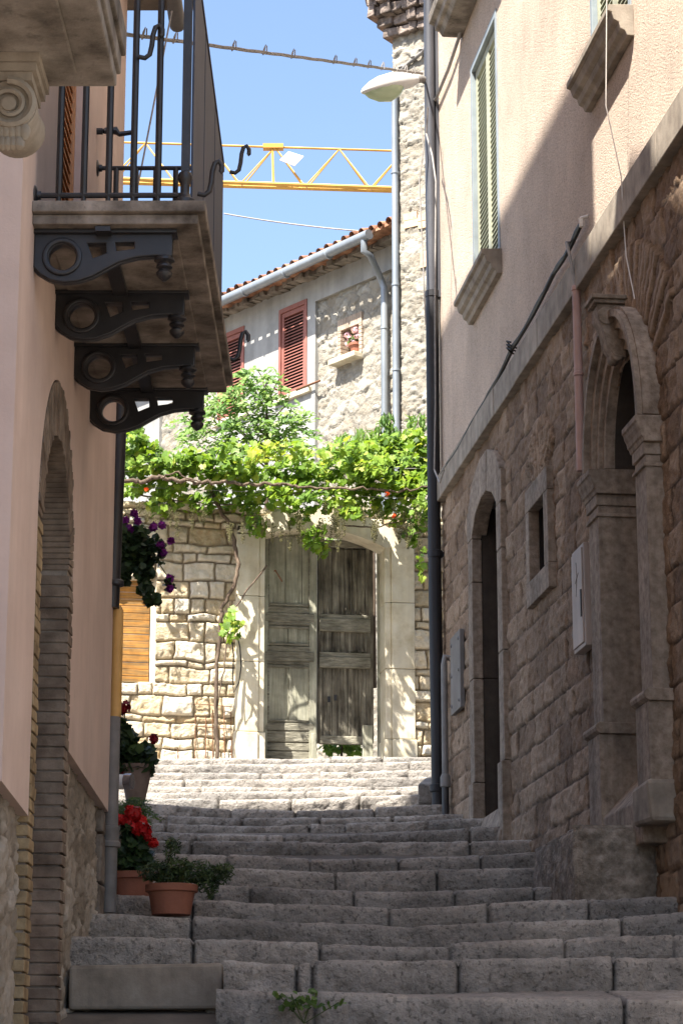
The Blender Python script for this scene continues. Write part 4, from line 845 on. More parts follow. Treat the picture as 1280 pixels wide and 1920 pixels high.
# ------------------------------------------------------------------ garden wall with its gateway
def garden_wall():
    H = new_root('garden_wall', 'rough cream limestone garden wall with dressed stone gateway at the stair head', 'wall', G.pt(0, 4))
    aL = G.hit(120, 1200)[0]; aR = G.hit(900, 1200)[0]; gl, gr = G.hit(440, 1200)[0], G.hit(776, 1200)[0]; jl, jr = G.hit(495, 1200)[0], G.hit(721, 1200)[0]
    wx0, wx1 = G.hit(190, 1180)[0], G.hit(291, 1180)[0]; wz0, wz1 = G.hit(250, 1278)[1], G.hit(250, 1080)[1]
    zt = G.hit(600, 958)[1]; zs = G.hit(600, 1012)[1]; zc = G.hit(600, 990)[1]
    def keep(A, Z):
        k = ~((A > gl + .02) & (A < gr - .02) & (Z < zs + .12)) & ~((A > wx0) & (A < wx1) & (Z > wz0) & (Z < wz1))
        return k & (Z < zt + .07 * fbm(A * 2.5, A * 0, 9, 3) + .10 * (hsh(np.floor(A * 3.2), A * 0, 4) - .5))
    f1 = fn_coursed(aL, 3.8, aR, 7.4, 93, relief=.05, rough=.030, r=.014, gap=.008, ch=(.075, .24), bl=(.13, .5), warp=.035, wf=3.4, rf=11)
    hf('stonework', G, aL, aR, 3.8, zt + .1, .0125, f1, M['gardenstone'], H, keep, o=-.03)
    b = MB(); b.box(G, aL, wx0, 3.5, zt - .1, -.4, -.08); b.box(G, wx0, wx1, 3.5, wz0 - .01, -.4, -.08); b.box(G, wx0, wx1, wz1 + .01, zt - .1, -.4, -.08); b.box(G, wx1, gl + .05, 3.5, zt - .1, -.4, -.08); b.box(G, gr - .05, aR, 3.5, zt - .1, -.4, -.08); b.box(G, gl + .06, gr - .06, zs + .14, zt - .1, -.4, -.08)
    obj('wall_core', b, M['slab'], H)
    # boarded window
    b = MB(); n = 15; h = (wz1 - wz0) / n
    a1 = G.hit(282, 1180)[0]
    for k in range(n): b.box(G, wx0 - .02, a1, wz0 + k * h + .003, wz0 + (k + 1) * h - .003, -.16, -.125 + random.uniform(-.006, .006))
    wnd = obj('window', b, M['plank'], H, bevel=.004)
    b = MB(); b.add([G.pt(a1, wz0, -.16), G.pt(wx1 + .01, wz0, 0.0), G.pt(wx1 + .01, wz1, 0.0), G.pt(a1, wz1, -.16), G.pt(a1 + .05, wz0, -.3), G.pt(wx1 + .06, wz0, -.1), G.pt(wx1 + .06, wz1, -.1), G.pt(a1 + .05, wz1, -.3)], [(0, 1, 2, 3), (7, 6, 5, 4), (0, 4, 5, 1), (1, 5, 6, 2), (2, 6, 7, 3), (3, 7, 4, 0)])
    b.box(G, wx0, a1, wz1 - .03, wz1 + .04, -.3, -.01); obj('reveal', b, M['paledressed'], wnd)
    # jambs and arch
    def jamb(x0, x1, ys, xi, side):
        for i in range(len(ys) - 1):
            b = MB(); pl = i == len(ys) - 2; e = .018 if pl else 0
            a0, a1 = G.hit(x0, 1200)[0] - e, G.hit(x1, 1200)[0] + e
            z1 = G.hit((x0 + x1) / 2, ys[i])[1]; z0 = G.hit((x0 + x1) / 2, ys[i + 1])[1] + .005
            ai = G.hit(xi, 1200)[0]
            o = .055 + random.uniform(-.004, .004) + e * .8
            if side > 0: b.box(G, ai, a1, z0, z1, -.34, o); b.box(G, a0, ai - .001, z0, z1, -.34, o - .022)
            else: b.box(G, a0, ai, z0, z1, -.34, o); b.box(G, ai + .001, a1, z0, z1, -.34, o - .022)
            ob = obj('jamb_stone', b, M['paledressed'], H, bevel=.010)
    jamb(441, 495, [1003, 1119, 1242, 1374, 1432], 484, -1)
    jamb(721, 776, [1028, 1132, 1256, 1388, 1432], 733, 1)
    za = G.hit(495, 1004)[1]; zb = G.hit(722, 1029)[1]; zm = G.hit(598, 993)[1]; n = 24
    inner = []; outer = []
    for k in range(n + 1):
        t = k / n; a = jl + (jr - jl) * t; inner.append((a, za * (1 - t) + zb * t + (zm - (za + zb) / 2) * (1 - (2 * t - 1) ** 2)))
        a2 = gl + (gr - gl) * t; outer.append((a2, za * (1 - t) + zb * t + .02 + (zm + .22 - (za + zb) / 2) * (1 - abs(2 * t - 1) ** 2.6)))
    for i0, i1 in ((0, 8), (8, 16), (16, 24)):
        b = MB(); b.plate(G, [inner[i0:i1 + 1] + outer[i0:i1 + 1][::-1]], -.34, .055 + .004 * (i0 == 8)); obj('arch_stone', b, M['paledressed'], H, bevel=.006)
    b = MB(); q = [G.hit(515, 1070, .06), G.hit(523, 1085, .06)]; b.tube([G.pt(q[0][0], q[0][1], .03), G.pt(*q[0], .09), G.pt(*q[1], .12), G.pt(q[1][0] + .03, q[1][1] - .05, .12)], .009, 6); obj('nail', b, M['rust'], H)
    return jl, jr
jl, jr = garden_wall()
def gate():
    r = new_root('wooden_gate', 'weathered grey double gate with one rotting leaf under the vine', 'gate', G.pt((jl + jr) / 2, 4.15, -.28))
    O = -.30
    def leaf(dark, x0, x1, ytop, ybot, rails, panels, post, skew=0):
        b = MB(); b.pbox(G, x0, ytop, x0 + 9, ybot, O, O + .05); b.pbox(G, x1 - 14, ytop, x1, ybot, O, O + .048)
        lf = obj('gate_leaf', b, M['gatedark'] if dark else M['gate'], r, bevel=.008)
        for y0, y1, th in rails: b = MB(); b.pbox(G, x0 + 4, y0, x1 - 5, y1, O + .001, O + th, .003); obj('rail', b, M['gaterail'], lf, bevel=.010)
        for y0, y1, xs in panels:
            b = MB()
            for i in range(len(xs) - 1):
                b.pbox(G, xs[i] + .5, y0 - random.uniform(0, 2), xs[i + 1] - .5, y1 + random.uniform(0, 2), O + .004, O + .022 + random.uniform(-.006, .006), .002)
            obj('panel', b, M['gatedark'] if dark else M['gate'], lf, bevel=.003)
        return lf
    l = leaf(False, 493, 594, 985, 1428, [(1138, 1150, .046), (1150, 1166, .056), (1166, 1172, .042), (1212, 1222, .046), (1222, 1240, .056), (1240, 1246, .042), (1356, 1370, .05), (1371, 1392, .04), (1393, 1408, .044), (1409, 1427, .04)],
             [(1000, 1140, [501, 535, 566, 586]), (1170, 1214, [501, 540, 580]), (1245, 1358, [501, 541, 582])], None)
    for y0, y1 in ((1004, 1136), (1174, 1210), (1248, 1354)):
        b = MB()
        for q in ((501, y0, 505, y1), (579, y0, 583, y1), (505.3, y0, 578.7, y0 + 4), (505.3, y1 - 4, 578.7, y1)): b.pbox(G, *q, O + .002, O + .044)
        obj('moulding', b, M['gaterail'], l, bevel=.006)
    b = MB(); b.pbox(G, 584, 1375, 594, 1428, O + .051, O + .085); obj('patch_board', b, M['gate'], l, bevel=.006)
    O = -.36
    rr = leaf(True, 595, 700, 1020, 1394, [(1013, 1026, .05), (1152, 1163, .06), (1160, 1184, .085), (1224, 1234, .065), (1232, 1252, .088), (1380, 1396, .055)],
              [(1032, 1158, [603, 622, 646, 660, 676, 692]), (1180, 1228, [600, 622, 646, 668, 690]), (1250, 1384, [602, 622, 652, 672, 692])], None)
    b = MB(); b.pbox(G, 490, 1000, 592, 1428, -.34, -.303); b.pbox(G, 597, 1022, 699, 1390, O - .04, O - .003); obj('backing', b, M['gatedark'], r)
    for x, y in ((617, 1312), (629, 1309)): b = MB(); b.pbox(G, x - 3, y - 6, x + 2.5, y + 5, O + .028, O + .036); obj('keyhole', b, M['iron'], rr)
    b = MB()   # splintered lower ends
    for k in range(26):
        x = random.uniform(602, 690); y = random.choice((1152, 1222)); h = random.uniform(5, 28); w_ = random.uniform(2, 6); o1 = O + .036 + random.uniform(0, .02)
        a0 = G.hit(x, y, o1); b = MB(); b.add([G.pt(a0[0], a0[1], o1), G.pt(a0[0] + w_ * .0063, a0[1], o1), G.pt(a0[0] + w_ * .004, a0[1] + h * .0063, o1 - .02), G.pt(a0[0] + w_ * .003, a0[1] + h * .003, o1 - .02)], [(0, 1, 2), (0, 2, 3), (0, 3, 1), (1, 3, 2)])
        obj('splinter', b, M['gatedark'], rr)
    b = MB(); b.pbox(G, 708, 1035, 716, 1428, O - .01, O + .05); obj('gate_post', b, M['gate'], r, bevel=.006); b = MB(); b.pbox(G, 489, 985, 493.5, 1428, O, O + .05); obj('gate_post', b, M['gate'], r, bevel=.006)
    b = MB(); b.pbox(G, 680, 1360, 699, 1428, O + .06, O + .10); obj('prop_board', b, M['gate'], r, bevel=.006)
gate()

# ------------------------------------------------------------------ the house with red shutters and the stone tower behind
def red_shutter_house():
    hx = lambda x, y=600, o=0: HF.hit(x, y, o)
    zE = hx(600, 490)[1]; ze = HF.hit(558, 506, .42)[1]
    H = new_root('rendered_house', 'pale grey rendered house with red louvred shutters and tiled eaves behind the vine', 'house', HF.pt(hx(560)[0], 4))
    a0 = hx(150, 760)[0]; a1 = .75
    pa0 = hx(594, 700)[0]; pz = hx(652, 541)[1]
    s1 = (hx(527, 660)[0], hx(579, 660)[0], hx(553, 738)[1], hx(553, 572)[1]); sw = s1[1] - s1[0]
    s2b = hx(461, 700)[0]; s2 = (s2b - sw * 1.0, s2b, s1[2], s1[3])
    b = MB(); top = ze + .02
    rect = lambda q: [(q[0], q[2]), (q[1], q[2]), (q[1], q[3]), (q[0], q[3])]
    la0, la1 = hx(302, 800)[0], hx(408, 800)[0]; lz = hx(350, 745)[1]
    b.plate(HF, [[(a0, 3.6), (la0, 3.6), (la0, lz), (la1, lz), (la1, 3.6), (pa0, 3.6), (pa0, pz), (a1, pz), (a1, top), (a0, top)], rect(s1), rect(s2)], -.2, .035)
    obj('wall', b, M['greyplaster'], H)
    nz = (hx(640, 635)[0], hx(674, 635)[0], hx(657, 668)[1], hx(657, 612)[1])
    hf('stonework', HF, pa0 - .05, a1, 3.8, pz + .05, .022, fn_rubble(301, (4.0, 6.0), .022, .022, 14), M['palerubble'], H, lambda A, Z: ~((A > nz[0]) & (A < nz[1]) & (Z > nz[2]) & (Z < nz[3])), o=-.035)
    hf('stonework', HF, la0 - .1, la1 + .1, 3.8, lz + .05, .03, fn_rubble(302, (4.0, 6.0), .022, .022, 14), M['palerubble'], H, o=-.035)
    b = MB(); b.box(HF, a0, a1, 2, top, -6, -.75); b.box(HF, a0, nz[0] - .1, 2, top, -.75, -.21); b.box(HF, nz[1] + .1, a1, 2, top, -.75, -.21); obj('house_body', b, M['greyplaster'], H)
    # niche lined with brick
    b = MB(); d = .07; k = nz[0] - d
    while k < nz[1] + d - .02: b.box(HF, k, k + .045, nz[3] - .01, nz[3] + .16, -.5, .02); k += .052
    z = nz[2]
    while z < nz[3] - .02:
        b.box(HF, nz[0] - d, nz[0], z, z + .05, -.5, .016); b.box(HF, nz[1], nz[1] + d, z, z + .05, -.5, .016); z += .06
    b.box(HF, nz[0] - .1, nz[1] + .1, nz[2] - .1, nz[3] + .1, -.58, -.5)
    n_ = obj('niche', b, mat('pale brick', [(0, (.36, .27, .20)), (1, (.47, .38, .30))], 8, bump=.4, bigscale=7, big=(.7, 1.2)), H)
    b = MB(); b.box(HF, nz[0] - .13, nz[1] + .06, nz[2] - .09, nz[2] - .003, -.45, .16); obj('sill', b, M['paledressed'], n_, bevel=.015)
    for q in (s1, s2):
        b = MB(); f = .05
        b.box(HF, q[0] - .002, q[0] + f, q[2], q[3], -.1, .05); b.box(HF, q[1] - f, q[1] + .002, q[2], q[3], -.1, .05); b.box(HF, q[0] + f, q[1] - f, q[3] - f * 1.4, q[3] + .002, -.1, .05); wn = obj('window', b, M['redshutter'], H)
        shutter(HF, q[0] + f + .004, q[1] - f - .004, q[2], q[3] - f * 1.5, .03, M['redshutter'], wn, .055, .050, True)
        b = MB(); b.box(HF, q[0], q[1], q[2], q[3], -.19, -.12); obj('pane', b, M['void'], wn)
        b = MB(); b.box(HF, q[0] - .08, q[1] + .12, q[2] - .09, q[2] - .002, -.1, .10); obj('sill', b, M['paledressed'], wn, bevel=.01)
    b = MB(); p = hx(560, 735); b.tube([HF.pt(p[0] - .1, p[1], 0), HF.pt(p[0] - .1, p[1], .38)], .014, 6); p2 = hx(605, 738, .05); b.tube([HF.pt(hx(565, 733)[0], p[1], .1), HF.pt(p2[0], p[1], .1)], .016, 6); obj('clothes_rod', b, M['rust'], H)
    # roof: tiles, rough soffit, gutter
    L0 = hx(150, 760)[0]; b = MB(); a = L0
    while a < a1 - .05:
        j = random.uniform(-.02, .02); h = random.uniform(-.02, .02)
        b.tube([HF.pt(a, ze + .088 + h + k * .24, .50 + j - k * .9) for k in (0, .35, .7, 1.2)] ,   .060, 10, caps=False); a += .205
    obj('roof', b, M['tile'], H, smooth=50)
    b = MB(); b.sweep(HF, [(.44, ze + .05), (.44, ze + .09), (-5, ze + 1.62), (-5, ze + 1.55), (.035, ze + .03)], L0, a1); obj('roof_slab', b, M['tile'], H)
    b = MB(); a = L0
    while a < a1: b.box(HF, a, a + .13, ze - .03 + random.uniform(-.015, .015), ze + .04, 0, .20 + random.uniform(-.05, .05), .012); a += .145
    obj('soffit', b, M['slab'], H)
    ge = HF.hit(694, 446, .50)
    b = MB(); b.tube([HF.pt(L0, ze - .03, .52), HF.pt(ge[0], ze - .0, .52)], .075, 14)
    k = L0 + .3
    while k < ge[0]: b.lathe(HF.pt(k, ze - .025, .52), [(.077, 0), (.082, .004), (.082, .03), (.077, .034)], 14, axis=HF.A); k += 1.05
    obj('gutter', b, M['zinc'], H, smooth=45)
    pa = HF.hit(720, 620, .08); b = MB()
    g = HF.pt(ge[0] - .12, ze - .05, .52); b.tube([g, g - Vector((0, 0, .18)), HF.pt(ge[0] - .08, ze - .28, .44), HF.pt(pa[0] - .03, ze - .52, .12), HF.pt(pa[0], ze - .66, .08), HF.pt(pa[0], 4.2, .08)], .05, 12)
    for z in (ze - 1.3, ze - 2.6, ze - 3.9): b.lathe(HF.pt(pa[0], z, .08), [(.052, 0), (.058, .004), (.058, .03), (.052, .034)], 12)
    obj('downpipe', b, M['zinc'], H, smooth=45)
    # pot of flowers standing in the niche
    c = HF.pt((nz[0] + nz[1]) / 2 + .02, nz[2] + .0, -.12); r = new_root('flower_pot', 'terracotta pot of pale pink flowers standing in the brick niche', 'flower pot', c)
    b = MB(); b.lathe(c, [(.085, 0), (.12, .17), (.14, .172), (.14, .21), (.12, .21)], 16); obj('pot', b, M['terracotta'], r, smooth=40)
    blob_leaves('foliage', [(c + Vector((0, 0, .26)), (.16, .16, .09), 60)], 'round', (.025, .04), M['midleaf'], r)
    for k in range(9):
        blossom('blossom', c + HF.A * random.uniform(-.17, .17) + HF.N * random.uniform(-.02, .12) + Vector((0, 0, random.uniform(.22, .40))), .05, 26, (.014, .024), M['pinkwhite'], r)
red_shutter_house()
def stone_tower():
    t = lambda x, y, o=0: TF.hit(x, y, o)
    zt = t(760, 66)[1]; a0 = t(738, 300)[0]
    H = new_root('stone_house', 'tall narrow pale rubble stone house front with ragged tiled eaves and a pipe', 'house', TF.pt(a0 + 1, 4))
    hf('wall', TF, a0, a0 + 2.2, 3.8, zt + .1, .022, fn_rubble(401, (4.0, 5.6), .026, .024, 13), M['palerubble'], H)
    b = MB(); b.box(TF, a0 + .01, a0 + 2.2, 2, zt, -5, -.02); obj('house_body', b, M['palerubble'], H)
    ob = mat('orange brick', [(0, (.50, .34, .22)), (1, (.66, .49, .34))], 8, bump=.4); b = MB()
    for x, y in ((755, 398), (757, 412), (783, 399), (783, 413)): b.pbox(TF, x, y, x + 26, y + 13, .0, .035, .004)
    obj('brick_patch', b, ob, H); b = MB()
    for y in (470, 480, 490): b.pbox(TF, 787, y, 802, y + 10, 0, .035, .004)
    obj('brick_patch', b, ob, H)
    b = MB(); z = zt
    for row, (oo, h) in enumerate(((.10, .14), (.17, .16), (.26, .16), (.30, .15))):
        a = a0 - oo
        while a < a0 + 2.2:
            w_ = random.uniform(.10, .26); b.box(TF, a, a + w_ - .012, z, z + h - .01, -.4, oo + random.uniform(-.05, .05), .02); a += w_
        z += h
    obj('eave', b, M['rubbledark'], H, bevel=.012)
    b = MB(); a = a0 - .36
    while a < a0 + 2.2: b.tube([TF.pt(a, z + .06, .46 + random.uniform(-.03, .03)), TF.pt(a, z + .5, -1)], .09, 10); a += .21
    obj('roof', b, M['tile'], H, smooth=50)
    b = MB(); p = t(740, 300, .07); zt2 = t(740, 150, .07)[1]
    b.tube([TF.pt(p[0], 4.2, .07), TF.pt(p[0], zt2, .07)], .048, 12)
    for y in (330, 540, 700): b.lathe(TF.pt(p[0], t(740, y)[1], .07), [(.05, 0), (.058, .004), (.058, .03), (.05, .034)], 12)
    b.tube([TF.pt(p[0] - .14, zt2 - .02, .10), TF.pt(p[0] + .05, zt2 + .01, .10)], .035, 10); obj('downpipe', b, M['zinc'], H, smooth=45)
    b = MB(); q = [TF.pt(*t(x, y, .06), .06) for x, y in ((742, 140), (765, 118), (790, 98), (800, 84))]; b.tube(q, .03, 8)
    for x, y in ((752, 126), (775, 107), (790, 93)): c = TF.pt(*t(x, y, .06), .06); b.lathe(c, [(.035, -.02), (.05, 0), (.035, .02)], 8)
    obj('cable', b, M['cablegrey'], H, smooth=50)
M['rubbledark'] = mat('mortar and rubble eaves', [(0, (.10, .08, .07)), (.5, (.24, .19, .16)), (1, (.38, .31, .26))], 8, bump=1.0, bscale=25, bdist=.03, bigscale=4, big=(.5, 1.2))
stone_tower()

def crane():
    d = 120.0; T0, T1 = P(60, 248, d), P(1050, 279, d); B0, B1 = P(60, 329, d), P(1050, 363, d); off = Vector((0, 1.9, .25))
    r = new_root('tower_crane', 'yellow lattice jib of a distant tower crane with white panel', 'crane', P(1000, 600, d))
    b = MB(); m0, m1 = T0 + Vector((0, .95, 0)), T1 + Vector((0, .95, 0)); b.tube([m0, m1], .06, 6)
    b.tube([B0, B1], .11, 6); c0, c1 = P(60, 312, d) + Vector((0, 1.9, 0)), P(1050, 342, d) + Vector((0, 1.9, 0)); b.tube([c0, c1], .11, 6)
    obj('chord', b, M['crane'], r)
    b = MB(); tt = lambda x: (x - 60) / 990
    for k in range(9):
        x = 150 + 122 * k - 63.5
        top = m0.lerp(m1, tt(x + 62)); 
        for e0, e1 in ((B0, B1), (c0, c1)): b.tube([top, e0.lerp(e1, tt(x + 118))], .045, 5); b.tube([top, e0.lerp(e1, tt(x))], .04, 5)
        b.tube([B0.lerp(B1, tt(x)), c0.lerp(c1, tt(x))], .04, 5); b.tube([B0.lerp(B1, tt(x)), c0.lerp(c1, tt(x + 118))], .03, 5)
    obj('lattice', b, M['crane'], r)
    b = MB(); q = m0.lerp(m1, tt(510)); b.tube([q, B0.lerp(B1, tt(513))], .07, 5); b.box(WF, q.x - .5, q.x + .6, q.z - .12, q.z + .12, -(q.y + .25), -(q.y - .25)); obj('trolley', b, M['crane'], r)
    b = MB(); p = [P(524, 299, d - .3), P(541, 283, d - .3), P(569, 292, d - .3), P(552, 310, d - .3)]; b.add(p + [v + Vector((0, .1, 0)) for v in p], [(0, 1, 2, 3), (7, 6, 5, 4), (0, 4, 5, 1), (1, 5, 6, 2), (2, 6, 7, 3), (3, 7, 4, 0)]); obj('panel', b, M['white'], r)
    b = MB(); x = P(1000, 600, d).x
    for sx in (-.9, .9):
        for sy in (0, 1.8): b.tube([(x + sx, d + sy, 3.8), (x + sx, d + sy, T1.z + 1)], .14, 6)
    z = 4
    while z < T1.z:
        for sx in (-.9, .9): b.tube([(x + sx, d, z), (x + sx, d + 1.8, z + 1.8)], .06, 5)
        for sy in (0, 1.8): b.tube([(x - .9, d + sy, z), (x + .9, d + sy, z + 1.8)], .06, 5)
        z += 1.8
    obj('mast', b, M['crane'], r)
crane()

# ------------------------------------------------------------------ vine, tree, pots
def px_blobs(bl, d):
    out = []
    for x, y, rx, ry, n in bl:
        dd = d + random.uniform(-.25, .25); k = dd / FPX; out.append((P(x, y, dd), (rx * k, .32, ry * k * .97), n))
    return out
def vine():
    base = P(412, 1424, 28.25); r = new_root('grapevine', 'sprawling bright green grapevine trained over the wall and gate on wires', 'vine', base)
    def wood(pts, r0, r1, d=28.1, n=5, wob=.012):
        P3 = [P(x, y, d + (p[2] if len(p) > 2 else 0)) for p in pts for x, y in [p[:2]]]; q = []
        for i in range(len(P3) - 1):
            for k in range(n): q.append(P3[i].lerp(P3[i + 1], k / n) + Vector((random.uniform(-wob, wob), random.uniform(-wob, wob), random.uniform(-wob, wob))))
        q.append(P3[-1]); b = MB(); R = [r0 + (r1 - r0) * i / (len(q) - 1) + random.uniform(-.1, .1) * r0 for i in range(len(q))]; b.tube(q, R, 8); return b
    obj('trunk', wood([(408, 1424), (404, 1340), (406, 1262), (412, 1190), (416, 1140), (436, 1105), (447, 1060), (440, 1020), (432, 985), (416, 962), (400, 930), (392, 905)], .022, .026), M['bark'], r, smooth=60)
    obj('branch', wood([(212, 903), (260, 902), (300, 896), (345, 902), (380, 904), (430, 903), (480, 910), (520, 906), (560, 914), (620, 918), (680, 916), (740, 922), (810, 912)], .028, .010, 27.45, 7, .022), M['bark'], r, smooth=60)
    for pts in ([(300, 896, -.8), (330, 884, -.8), (346, 894, -.8), (372, 902, -.8)], [(500, 930), (600, 922), (680, 918), (780, 926)], [(430, 1130), (424, 1230), (412, 1300), (400, 1420)], [(500, 1060), (440, 1140), (420, 1180)], [(240, 925), (330, 940), (420, 945), (560, 948)], [(640, 985), (700, 990), (760, 975)]):
        obj('branch', wood(pts, .011, .007), M['bark'], r, smooth=60)
    b = MB(); q = [P(x, y, 28.2) for x, y in ((444, 1188), (450, 1215), (452, 1250), (448, 1280), (438, 1300), (436, 1270), (438, 1230), (434, 1195))]; b.tube(q, .009, 6); obj('shoot', b, M['cableblack'], r, smooth=60)
    for y0, y1 in ((912, 936), (884, 878), (852, 858)):
        b = MB(); b.tube([P(215, y0, 27.9), P(815, y1, 27.9)], .004, 5); obj('training_wire', b, M['cablegrey'], r)
    bl = [(250, 835, 32, 30, 130), (235, 870, 34, 40, 150), (275, 872, 34, 22, 90), (320, 872, 34, 24, 120), (362, 868, 34, 26, 130), (405, 875, 38, 24, 130), (452, 876, 40, 26, 150),
          (500, 890, 32, 16, 70), (548, 880, 36, 26, 110), (585, 892, 32, 20, 90), (630, 872, 40, 32, 170), (680, 862, 44, 36, 220), (730, 850, 44, 40, 240), (775, 846, 34, 44, 230), (790, 900, 26, 46, 160), (760, 905, 40, 24, 140), (700, 895, 46, 18, 110),
          (245, 915, 36, 18, 50), (300, 945, 30, 22, 55), (330, 930, 34, 22, 60), (372, 945, 34, 20, 60), (420, 935, 34, 22, 60), (468, 940, 30, 22, 60), (478, 985, 22, 22, 44), (520, 935, 34, 18, 50), (585, 940, 36, 22, 60), (590, 1005, 26, 26, 60), (602, 1028, 14, 14, 18), (640, 945, 34, 20, 55),
          (690, 945, 36, 26, 70), (745, 955, 36, 32, 90), (790, 960, 20, 34, 70), (560, 965, 26, 14, 24), (660, 965, 24, 16, 26), (436, 1168, 20, 28, 36), (428, 1190, 12, 12, 10), (770, 1000, 18, 24, 26), (790, 1060, 8, 30, 14), (300, 908, 60, 14, 90), (420, 908, 60, 14, 90), (540, 915, 60, 14, 100), (660, 915, 60, 16, 110), (770, 915, 40, 16, 80), (250, 800, 24, 14, 40), (290, 850, 24, 20, 50)]
    blob_leaves('foliage', px_blobs([(x, y, rx * 1.06, ry * 1.1, int(n * 1.3)) for x, y, rx, ry, n in bl], 27.95), 'vine', (.038, .078), M['vine'], r, bias=(-.35, -.55, .75), down=.9)
    cb = [(x, 850 + random.uniform(-14, 14), 40, 20, 50) for x in range(440, 800, 52)]
    blob_leaves('canopy', px_blobs(cb, 27.0), 'vine', (.038, .078), M['vine'], r, bias=(-.3, -.5, .8), down=.8)
    nb = [(x + random.uniform(-25, 25), random.uniform(935, 985)) for x in range(250, 800, 17)] + [(random.uniform(480, 640), random.uniform(950, 1000)) for _ in range(14)] + [(random.uniform(690, 800), random.uniform(940, 1010)) for _ in range(12)]
    ico = [(0, 0, 1), (.94, 0, 0), (0, .94, 0), (-.94, 0, 0), (0, -.94, 0), (0, 0, -1)]; F8 = [(0, 1, 2), (0, 2, 3), (0, 3, 4), (0, 4, 1), (5, 2, 1), (5, 3, 2), (5, 4, 3), (5, 1, 4)]
    for x, y in nb:
        c = P(x, y, 27.75 + random.uniform(-.25, .2)); b = MB(); L = random.uniform(.14, .28)
        b.tube([c + Vector((0, 0, .04)), c - Vector((0, 0, L))], .002, 4)
        for k in range(60):
            t = random.random(); rr = .055 * (1 - t * .75); a = random.uniform(0, 6.28); q = c + Vector((math.cos(a) * rr * random.random() ** .5, math.sin(a) * rr, -L * t)); s_ = random.uniform(.006, .0105); b.add([q + Vector(v) * s_ for v in ico], F8)
        obj('grape_bunch', b, M['grape'], r)
    for x, y in ((274, 918), (725, 926), (738, 968)):
        blossom('trumpet_flower', P(x, y, 27.55), .022, 9, (.014, .024), M['orange'], r)
vine()
def pinnate(name, tips, mat_, parent, kind='lance', size=(.035, .06), rach=.26, pairs=4):
    pos, nr, tp, sz, tn = [], [], [], [], []
    for p, d in tips:
        d = Vector(d).normalized(); s_ = d.cross(Vector((0, 0, 1)))
        s_ = s_.normalized() if s_.length > .1 else Vector((1, 0, 0)); base = random.gauss(.5, .18); R = rach * random.uniform(.7, 1.2)
        for k in range(pairs + 1):
            for sg in ((-1, 1) if k < pairs else (0,)):
                t = (k + 1) / (pairs + 1); q = p + d * R * t + Vector((0, 0, -.10 * t * t)); ld = (d * (.55 if sg else 1) + s_ * sg + Vector((0, 0, -.35 - random.uniform(0, .3)))).normalized(); L = random.uniform(*size)
                pos.append(q + ld * L * .9); tp.append(ld); nn = Vector((random.gauss(-.25, .4), random.gauss(-.75, .4), .7)); nr.append(nn); sz.append(L); tn.append(min(1, max(0, base + random.gauss(0, .12))))
    return leaves(name, pos, nr, tp, sz, tn, kind, mat_, parent, .15)
